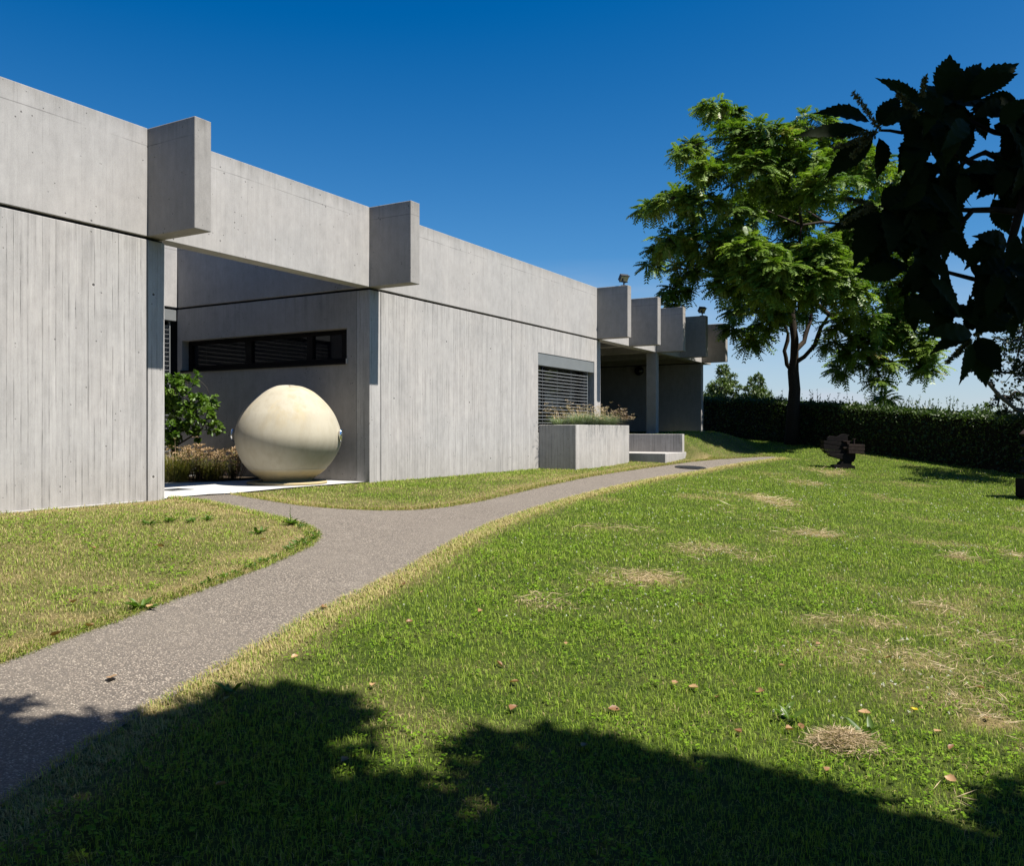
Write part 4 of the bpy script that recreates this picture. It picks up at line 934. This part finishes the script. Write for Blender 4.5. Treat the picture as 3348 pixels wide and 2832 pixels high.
# the bough: every leaf from its base to its tip, with toothed edges
def fpt(zx, zy, Y): return np.array(at(2500 + zx / 1.4705, 150 + zy / 1.4705, Y))
LV = [(505, 365, 232, 325, 92), (495, 405, 133, 435, 72), (525, 430, 292, 638, 112), (548, 440, 538, 642, 96), (545, 390, 650, 238, 96), (565, 385, 722, 312, 80), (745, 290, 535, 155, 92), (735, 300, 632, 180, 80), (830, 290, 770, 185, 84),
      (865, 285, 890, 44, 150), (905, 270, 1040, 82, 104), (950, 275, 1219, 84, 116), (990, 320, 1250, 340, 100), (985, 310, 1246, 282, 90), (960, 340, 905, 500, 122), (1000, 335, 1062, 450, 90), (560, 768, 690, 678, 100), (545, 775, 318, 885, 92), (548, 790, 428, 1068, 132),
      (575, 780, 600, 1010, 120), (565, 765, 850, 835, 96), (1000, 1388, 752, 1384, 86), (990, 1400, 793, 1484, 82), (990, 1420, 935, 1628, 62), (1010, 1410, 1064, 1638, 112), (1010, 1385, 1196, 1290, 96), (1020, 1400, 1140, 1570, 100), (1000, 1370, 985, 1200, 92), (700, 470, 640, 612, 112),
      (725, 480, 705, 668, 112), (805, 560, 688, 705, 100), (1150, 600, 935, 612, 84), (1160, 620, 1195, 735, 90), (1130, 640, 1020, 735, 90), (1200, 555, 1018, 528, 78), (1185, 570, 1260, 640, 90), (1095, 735, 1175, 905, 100), (1215, 690, 1130, 790, 84), (1165, 955, 1000, 915, 84),
      (1150, 965, 945, 1010, 84), (1160, 950, 1010, 1040, 80), (880, 760, 780, 1000, 130), (870, 780, 950, 905, 90), (1100, 380, 1245, 430, 90), (1120, 400, 1235, 545, 100), (1130, 380, 1260, 250, 90)]
GAPS = [(1068, 470, 55), (988, 562, 36), (1062, 832, 85), (945, 1212, 32), (1080, 385, 26), (1100, 765, 34), (915, 1060, 26), (1010, 890, 40), (790, 560, 10), (590, 560, 40), (560, 690, 20)]
rl = random.Random(5); spots = [(820, 400, 150, 110), (880, 520, 120, 90), (760, 640, 100, 90), (850, 720, 120, 120), (700, 880, 130, 120), (860, 930, 110, 130), (560, 960, 90, 90), (650, 1120, 130, 120), (820, 1140, 140, 130), (1060, 1080, 140, 110), (1180, 1180, 90, 140), (1080, 1280, 120, 90), (720, 1260, 90, 90),
                                 (900, 1290, 100, 80), (1180, 360, 80, 90), (1150, 620, 110, 60), (1210, 1000, 60, 100), (1190, 1380, 80, 100), (640, 760, 70, 70), (980, 640, 70, 60), (480, 1100, 40, 40), (1230, 470, 40, 60), (880, 330, 90, 60), (1000, 250, 80, 60), (760, 400, 80, 60), (1150, 330, 70, 50), (960, 420, 60, 50), (700, 330, 50, 40)]
tries = 0
while len(LV) < 310 and tries < 12000:
    tries += 1; sx_, sy_, ra, rb = rl.choice(spots); x = sx_ + rl.gauss(0, ra * .45); y = sy_ + rl.gauss(0, rb * .45) - 50; a = rl.gauss(math.pi / 2, .85); l = rl.uniform(180, 290)
    x2, y2 = x + l * math.cos(a) * .9, y + l * math.sin(a) * .8; w = rl.uniform(62, 96)
    if any(math.hypot(x + (x2 - x) * f - gx, y + (y2 - y) * f - gy) < gr_ + w * .45 * math.sin(math.pi * f) for f in (.15, .35, .55, .75, .95) for gx, gy, gr_ in GAPS): continue
    if min(x2, x) < 640 and not (480 < y2 < 1120 and x2 > 420 and y > 700) or y2 > 1420 or y < 230 or (x2 > 900 and x2 < 1000 and y2 > 1350): continue
    if y2 > 1300 and x2 < 620 + (y2 - 1300): continue
    LV.append((x, y, x2, y2, w))
NS = 11; tv = [(0, 0, 0)]
for i in range(1, NS * 2):
    u = i / (NS * 2); w = math.sin(math.pi * u ** .80) ** 1.10; tooth = 1.0 if i % 2 else .86
    tv.append((u + (.022 if i % 2 else -.008), w * tooth, 0))
tv.append((1.03, 0, 0)); m_ = len(tv); q2 = Leaves()
for (x, y, x2, y2, w) in LV:
    Y = 2.74 + rl.gauss(0, .09); a = fpt(x, y, Y); b_ = fpt(x2, y2, Y + rl.gauss(0, .05)); d = b_ - a; l = np.linalg.norm(d); d /= l
    vw = unit(np.array([0, -1, 0]) + np.array([rl.gauss(0, .35), 0, .35 + rl.gauss(0, .35)])); s_ = unit(np.cross(d, vw)); nn = np.cross(s_, d); hw_ = w * 1.14 / 1.4705 * Y / FPX * .5; sag = rl.uniform(.02, .10)
    V = []
    for sgn in (1, 0, -1):
        for u, v, _ in tv:
            V.append(a + d * l * u + s_ * hw_ * v * sgn + nn * (hw_ * abs(v * sgn) * .30 + l * sag * (math.sin(math.pi * u)) + .004 * hw_ / .04 * abs(sgn) * v * math.sin(u * 34)))
    f = []
    for i in range(m_ - 1): f += [(i, m_ + i, m_ + i + 1), (i, m_ + i + 1, i + 1), (m_ + i, 2 * m_ + i, 2 * m_ + i + 1), (m_ + i, 2 * m_ + i + 1, m_ + i + 1)]
    q2.put(np.array(V), np.array(f), np.full(len(V), rl.random()))
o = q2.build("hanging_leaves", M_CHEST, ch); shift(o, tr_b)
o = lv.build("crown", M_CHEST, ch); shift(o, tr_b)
bw = MB()
def bough(pts, r0, r1, Y=2.76):
    P_ = [Vector(fpt(a, b_, Y + (c if len(q) > 2 else 0))) for q in pts for a, b_, c in [(*q, 0)[:3]]]; Q = [P_[0]]
    for i in range(1, len(P_)): Q += [(P_[i - 1] + P_[i]) / 2 + Vector((random.gauss(0, .004),) * 3), P_[i]]
    n = len(Q); bw.tube(Q, [r0 + (r1 - r0) * i / (n - 1) for i in range(n)], 7)
bough([(1420, 250), (1300, 560), (1225, 800), (1180, 960), (1190, 1150), (1110, 1320), (1005, 1392)], .019, .006)
bough([(1300, 560), (1150, 600), (990, 560), (860, 480), (760, 430), (650, 415), (550, 405)], .014, .004)
bough([(1320, 480), (1190, 430), (1110, 415), (1040, 385), (960, 330), (870, 280)], .012, .004); bough([(960, 335), (850, 310), (745, 290)], .006, .003)
bough([(1180, 560), (1060, 510), (985, 545), (900, 600)], .010, .005); bough([(1225, 800), (1000, 790), (945, 850), (890, 930)], .011, .006); bough([(1000, 790), (800, 790), (650, 775), (550, 770)], .008, .004)
bough([(985, 800), (940, 870), (925, 930)], .005, .003); bough([(1190, 1150), (1000, 1120), (850, 1080), (700, 1060)], .009, .004)
# trunk behind the viewer, limbs up into the canopy and one reaching out to the bough
tgt = [Vector(P[i]) for i in RNG.integers(0, N, 46)]
k0 = Vector(fpt(1420, 250, 2.76)); stt = [tr_b, tr_b + Vector((-.05, .05, 1.2)), tr_b + Vector((-.12, .12, 2.4)), tr_b + Vector((-.2, .25, 3.6)), tr_b + Vector((-.5, .6, 5.0))]
sk = skeleton(stt, tgt, .14, .9, .016, .5, [.36, .30, .27, .24, .20])
ex = [([stt[2], Vector((4.2, -2.2, 3.7)), Vector((3.6, .2, 4.1)), Vector((2.9, 1.9, 3.5)), k0], [.10, .08, .055, .035, .019])]
o = bark_mesh("trunk", sk, M_BARK, ch, ex, 8); shift(o, tr_b)
o = bw.build("bough", M_BARK, ch, True); shift(o, tr_b)
ck = Leaves()
for pts in ([(548, 400), (500, 320), (428, 226)], [(540, 415), (450, 420), (355, 440)], [(535, 430), (430, 455), (330, 495)], [(990, 1410), (940, 1460), (878, 1522)], [(985, 1415), (960, 1450), (915, 1490)], [(755, 270), (760, 210), (773, 148)], [(530, 768), (460, 745), (395, 738)], [(530, 780), (450, 800), (380, 850)], [(1015, 1395), (1100, 1330), (1185, 1295)], [(520, 425), (470, 480), (420, 530)], [(725, 310), (690, 260), (640, 230)], [(730, 330), (700, 290), (670, 275)]):
    A = [fpt(a, b_, 2.66) for a, b_ in pts]; n = 260; u = RNG.random(n)[:, None]; c_ = (1 - u) ** 2 * A[0] + 2 * u * (1 - u) * A[1] + u * u * A[2]; d = unit(A[2] - A[0]); r = rand_dir(n); ck.diamonds(c_, unit(r + d * .3), rand_dir(n), .014, .006)
    ck.blades(A[0][None], d[None], .001, .001, .1); bw = MB(); 
o = ck.build("catkins", M_CATKIN, ch); shift(o, tr_b)

# ------------------------------------------------------------------ lawn: mown blades, clover, straw
N = 960000; e = .40
u = RNG.random(N); Y = (2.3 ** e + u * (44 ** e - 2.3 ** e)) ** (1 / e); X = RNG.uniform(-1, 1, N) * (.72 * Y + 2.4) + .4
s_, t_ = st(X, Y)
inb = (s_ < .05) & (t_ < 27.2) | ((s_ < 1.10) & (t_ > 11.66) & (t_ < 15.32)) | ((s_ < 2.03) & (t_ > 15.68) & (t_ < 17.63))
ok = ~inb & (s_ > -.2) & ~in_poly(X, Y, PAVE); X = X[ok]; Y = Y[ok]
inp = in_poly(X, Y, PATH) & (np.minimum(np.minimum(poly_dist(X, Y, PL), poly_dist(X, Y, PM)), poly_dist(X, Y, PR)) > .03 * RNG.random(len(X)) * np.clip(Y / 5, 1, 3)); X = X[~inp]; Y = Y[~inp]
HP = [(x - 1.0, y - .2) for x, y in HL]; ok = X < np.interp(Y, [p[1] for p in HL][::-1], [p[0] for p in HL][::-1]) + .2; X = X[ok]; Y = Y[ok]; N = len(X)
dr = dryness(X, Y); r = RNG.random(N)
dry = np.where(RNG.random(N) < dr ** 1.25 * 1.05, RNG.uniform(.65, 1, N), RNG.uniform(0, .22, N) + .22 * dr)
a = RNG.random(N) * 2 * np.pi; D = np.stack([np.cos(a), np.sin(a), np.zeros(N)], 1)
lush = fnoise(X * 1.7, Y * 1.7, 61); sc = np.clip((Y / 4.0), .8, 7) ** .62
h = (.026 + .030 * lush) * RNG.uniform(.5, 1.35, N) * (1 - .30 * dr) * sc ** .35; w = RNG.uniform(.0023, .0044, N) * sc
curl = np.where(dry > .6, RNG.uniform(.5, 1.6, N), RNG.uniform(.2, 1.1, N))
lv = Leaves(); lv.blades(np.stack([X, Y, ground_z(X, Y) - .004], 1), D, h, w, curl, np.clip(r * .75 + .25 * lush + RNG.normal(0, .08, N), 0, 1)); dv = [np.repeat(dry, 5)]
for PE, off_, n_, dd_ in ((PR, (-.045, .20), 26000, .80), (PL, (-.03, .14), 9000, .45), (PM, (-.03, .18), 9000, .65)):
    A = np.array(PE); sg = np.hypot(*np.diff(A, axis=0).T); mid_ = (A[:-1] + A[1:]) / 2; wgt = sg * ((mid_[:, 1] > 2.2) & (mid_[:, 1] < 32)) / np.clip(mid_[:, 1], 3, 40) ** .5; ix = RNG.choice(len(sg), n_, p=wgt / wgt.sum()); f = RNG.random(n_)[:, None]
    tn = np.diff(A, axis=0)[ix] / sg[ix][:, None]; nr_ = np.stack([tn[:, 1], -tn[:, 0]], 1); B_ = A[ix] * (1 - f) + A[ix + 1] * f; o_ = RNG.uniform(*off_, n_)
    t1 = B_ + nr_ * .05; flip = np.where(in_poly(t1[:, 0], t1[:, 1], PATH), -1.0, 1.0)[:, None]; B_ = B_ + nr_ * flip * o_[:, None]; yy = np.clip(B_[:, 1] / 4, .8, 6)
    Dd = np.concatenate([-nr_ * flip + RNG.normal(0, .9, (n_, 2)), np.zeros((n_, 1))], 1); dq = np.where(RNG.random(n_) < dd_ * np.clip(.5 + fnoise(B_[:, 0] * 2, B_[:, 1] * 2, 88), 0, 1.3), RNG.uniform(.6, 1, n_), RNG.uniform(0, .3, n_))
    lv.blades(np.stack([B_[:, 0], B_[:, 1], ground_z(B_[:, 0], B_[:, 1]) - .004], 1), Dd, RNG.uniform(.03, .065, n_) * yy ** .3, RNG.uniform(.003, .005, n_) * yy ** .62, RNG.uniform(.3, 1.4, n_), RNG.random(n_)); dv.append(np.repeat(dq, 5))
for ta_, tb_, so_ in ((-14, .25, .03), (5.2, 11.65, .03), (11.7, 15.25, 1.10)):
    n_ = int(330 * (tb_ - ta_)); t1 = RNG.uniform(ta_, tb_, n_); kp = fnoise(t1 * 3.3, t1 * 0 + so_, 97) > .52; t1 = t1[kp]; n_ = len(t1); x_, y_ = xy(so_ + np.abs(RNG.normal(0, .035, n_)), t1)
    lv.blades(np.stack([x_, y_, ground_z(x_, y_)], 1), np.concatenate([RNG.normal(0, 1, (n_, 2)), np.zeros((n_, 1))], 1), RNG.uniform(.02, .10, n_) * RNG.random(n_), .006, RNG.uniform(.2, 1.2, n_), RNG.random(n_)); dv.append(np.repeat(np.where(RNG.random(n_) < .5, RNG.uniform(.6, 1, n_), .1), 5))
# clover leaflets
n = 17000; Y = (2.3 ** .5 + RNG.random(n) * (11 ** .5 - 2.3 ** .5)) ** 2; X = RNG.uniform(-1, 1, n) * (.70 * Y + .8)
ok = (fnoise(X * 1.1, Y * 1.1, 71) > .50) & ~in_poly(X, Y, PATH) & (dryness(X, Y) < .5) & (st(X, Y)[0] > .3); X = X[ok]; Y = Y[ok]; n = len(X)
for k in range(3):
    a = RNG.random(n) * .6 + k * 2.09; D = np.stack([np.cos(a), np.sin(a), RNG.normal(.15, .25, n)], 1); z = ground_z(X, Y) + RNG.uniform(.012, .038, n)
    sz = RNG.uniform(.010, .017, n) * np.clip(Y / 5, 1, 1.4); lv.broad(np.stack([X, Y, z], 1), unit(D), np.array([0, 0, 1.0]) + RNG.normal(0, .25, (n, 3)), sz, sz * .95, .06, np.clip(RNG.normal(.28, .16, n), 0, 1)); dv.append(np.zeros(n * 6))
tag(lv.build("lawn_grass", M_BLADE, None, {"dry": np.concatenate(dv)}), kind="stuff")
# loose straw left by the mower
lv = Leaves(); PP = []
for cx, cy, ra, rb, wgt in DRYW:
    n = int(min(1500, 900 * wgt * ra * rb * 1.3 * np.clip(9 / cy, .25, 1)) + 60); q = RNG.normal(0, .55, (n, 2)); PP.append(np.stack([cx + q[:, 0] * ra, cy + q[:, 1] * rb], 1))
PP = np.concatenate(PP); keep = (fnoise(PP[:, 0] * 3.1 + 7, PP[:, 1] * 3.1, 19) > .46); PP = PP[keep]; n = len(PP); yy = PP[:, 1]
a = RNG.random(n) * 6.283; D = np.stack([np.cos(a), np.sin(a), RNG.normal(.08, .16, n)], 1); L_ = RNG.uniform(.05, .14, n) * np.clip(yy / 6, 1, 2)
lv.diamonds(np.stack([PP[:, 0], PP[:, 1], ground_z(PP[:, 0], PP[:, 1]) + RNG.uniform(.018, .045, n)], 1), unit(D), np.array([0, 0, 1.0]) + RNG.normal(0, .4, (n, 3)), L_, .0036 * np.clip(yy / 4, 1, 5) ** .7, .1, None, .5)
tag(lv.build("loose_straw", M_STALK), kind="stuff")
# white clover heads
n = 1300; Y = (4.2 ** .8 + RNG.random(n) * (24 ** .8 - 4.2 ** .8)) ** 1.25; X = RNG.uniform(-.15, .66, n) * Y
ok = (fnoise(X * .55, Y * .55, 91) > .47) & in_poly(X, Y, PR + [(-30, -30), (60, -30), (60, 60), (PR[0][0], 60)]) & (poly_dist(X, Y, PR) > .5) & (dryness(X, Y) < .45); X = X[ok]; Y = Y[ok]; n = len(X)
lv = Leaves(); sz = RNG.uniform(.007, .011, n) * np.clip(Y / 9, 1, 1.7)
for k in range(14):
    d = rand_dir(n); d[:, 2] = np.abs(d[:, 2]); lv.diamonds(np.stack([X, Y, ground_z(X, Y) + .045 + .01 * RNG.random(n)], 1), unit(d), rand_dir(n), sz, sz * .55, .1)
tag(lv.build("clover_flowers", M_CLOVER), kind="stuff")

# ------------------------------------------------------------------ fallen leaves, weeds, clippings
def dead_leaf(px, py, label, group, size=None, flat=1.0):
    x, y = gpt(px, py); size = size or random.uniform(.04, .068)
    lv = Leaves(); n = 9; V = []; cu = random.uniform(.5, 1.4) * flat; wv = random.uniform(.30, .42)
    for i in range(n):
        u = i / (n - 1); w_ = size * wv * math.sin(math.pi * (.04 + .94 * u)) * (1 if i % 2 else .86); z = size * (.30 * cu * (u - .5) ** 2 + .10)
        V += [(u * size - size / 2, -w_, z + w_ * cu * .8), (u * size - size / 2, 0, z), (u * size - size / 2, w_, z + w_ * cu * .5 + .004)]
    F_ = []
    for i in range(n - 1):
        for j in (0, 1): F_.append((i * 3 + j, i * 3 + 3 + j, i * 3 + 4 + j, i * 3 + 1 + j))
    Ft = [t for q in F_ for t in ((q[0], q[1], q[2]), (q[0], q[2], q[3]))]
    lv.put(np.array(V), np.array(Ft), np.full(len(V), random.random())); o = lv.build("fallen_leaf", M_DEAD); o.location = (x, y, gz(x, y) + (.012 if group and "path" not in label else .016)); o.rotation_euler = (random.gauss(0, .25) * flat, random.gauss(0, .25) * flat, random.random() * 6.28)
    return tag(o, label, "leaf", group)
g8 = lambda x, y: (2200 + x / 1.709, 1800 + y / 1.709)
g7 = lambda x, y: (x / 1.7375, 1600 + y / 1.7375)
for p in [(150, 320), (155, 605), (610, 665), (490, 815), (10, 765), (115, 790), (650, 1030), (715, 1010), (1070, 935), (1480, 1040), (1560, 1130), (810, 540), (1210, 620), (1715, 790), (1765, 960), (1550, 1310), (865, 1255), (250, 845), (360, 1040)]:
    dead_leaf(*g8(*p), "small curled brown dead leaf lying in the green lawn right of the path", "fallen leaves on the lawn")
for x, y in [(1153, 1318), (1015, 1360), (1047, 1398), (758, 1405), (860, 1212), (977, 1252), (833, 1273), (823, 1196), (1045, 1453), (1190, 1530), (1250, 1455), (600, 1345), (660, 1242), (700, 1560), (450, 1610)]:
    dead_leaf(x * 1.6058, y * 1.6058, "small curled brown dead leaf lying in the green lawn right of the path", "fallen leaves on the lawn")
for p in [(530, 350), (410, 665), (320, 850), (910, 340), (1495, 300), (510, 800), (850, 690)]:
    dead_leaf(*g7(*p), "pale dead leaf in the parched grass left of the path", "fallen leaves on the left grass", .07)
dead_leaf(*g7(635, 1095), "flat tan leaf lying alone on the open path near the tree shadow", None, .085, .25)
dead_leaf(*g7(1838, 690), "pale leaf at the very edge of the path beside the lawn", None, .07, .5)
x, y = gpt(*g8(1345, 935)); fl = empty("yellow_flower", (x, y, gz(x, y)), 0, "single small yellow flower low in the lawn near the straw heap", "flower")
MB().tube([(0, 0, 0), (.004, 0, .04)], .0015, 5).build("stem", M_WEED, fl)
lv = Leaves(); n = 26; a = np.arange(n) * 2.4; lv.diamonds(np.tile([.004, 0, .04], (n, 1)), unit(np.stack([np.cos(a), np.sin(a), .15 + .5 * RNG.random(n)], 1)), np.tile([0, 0, 1.0], (n, 1)), .022, .006); lv.build("petals", leafmat("yellow_petal", (.65, .42, .02), (.75, .55, .04)), fl)
x, y = gpt(1716 * 1.6058, 1524 * 1.6058); hp = Leaves(); n = 1500; q = RNG.normal(0, 1, (n, 2)) * np.array([.075, .06]); rr2 = (q[:, 0] / .15) ** 2 + (q[:, 1] / .12) ** 2; z = .075 * np.exp(-rr2 * 1.2) * RNG.random(n) ** .4 + .012
a = RNG.random(n) * 6.283; hp.diamonds(np.stack([q[:, 0], q[:, 1], z], 1), unit(np.stack([np.cos(a), np.sin(a), RNG.normal(0, .3, n)], 1)), rand_dir(n), RNG.uniform(.03, .08, n), .003, .1, None, .5)
o = hp.build("straw_heap", M_STALK); o.location = (x, y, gz(x, y)); tag(o, "small heap of dry grass clippings near the shadow edge on the lawn", "straw")
def weed(px, py, label, n=14, L_=.08, tall=0, group=None):
    x, y = gpt(px, py); t = empty("weed", (x, y, gz(x, y)), random.random() * 6, label, "weed", group); lv = Leaves(); a = np.arange(n) * 2.4 + RNG.random(n) * .4
    D = unit(np.stack([np.cos(a), np.sin(a), RNG.uniform(.15, 1.0, n)], 1)); sz = L_ * RNG.uniform(.55, 1.1, n); lv.broad(np.tile([0, 0, .012], (n, 1)) + RNG.normal(0, .02, (n, 3)) * np.array([1, 1, .2]), D, np.array([0, 0, 1.0]) + RNG.normal(0, .15, (n, 3)), sz, sz * .30, .12)
    if tall:
        MB().tube([(0, 0, 0), (.01, .0, tall * .5), (.0, .012, tall)], [.004, .003, .0015], 5).build("stem", M_WEED, t); m = 22; z = RNG.random(m) * tall; a = RNG.random(m) * 6.283; s2 = .05 * (1.1 - z / tall)
        lv.broad(np.stack([.005 + 0 * z, 0 * z, z], 1), unit(np.stack([np.cos(a), np.sin(a), .6 + 0 * a], 1)), np.tile([0, 0, 1.0], (m, 1)), s2, s2 * .4, .1)
    lv.build("leaves", M_WEED, t)
weed(*g7(1652, 205), "tall upright green weed at the tip of the left grass", 16, .12, .24)
for p in [(1690, 205), (1710, 222), (1740, 215), (1765, 262), (1790, 270), (1775, 292), (1745, 320), (1690, 315), (1720, 300), (1640, 350), (1660, 330)]: weed(*g7(*p), "low leafy weed crowding the rounded tip of the left grass", 15, .075, 0, "weeds at the grass tip")
for p in [(1270, 510), (1190, 535), (1340, 485), (1500, 420), (1420, 455), (1560, 395), (1150, 550)]: weed(*g7(*p), "green weed growing over the left edge of the path", 11, .065, 0, "weeds along the path edge")
weed(*g7(800, 690), "lone pale green weed sprouting at the left path edge", 16, .12)
weed(*g7(1470, 258), "wide dark green rosette weed inside the left grass near its tip", 22, .11)
for p in [(1080, 190), (960, 190), (850, 205), (1180, 180)]: weed(*g7(*p), "green weed rosette in the dry grass near the left wall", 16, .10, 0, "weeds near the left wall")
weed(*g7(1305, 1185), "broad-leaved weed standing up at the edge of the lawn shadow", 6, .13)
for p in [(650, 960), (1085, 1050)]: weed(*g8(*p), "upright broad-leaved weed in the sunny lawn", 5, .12, 0, "weeds in the lawn")
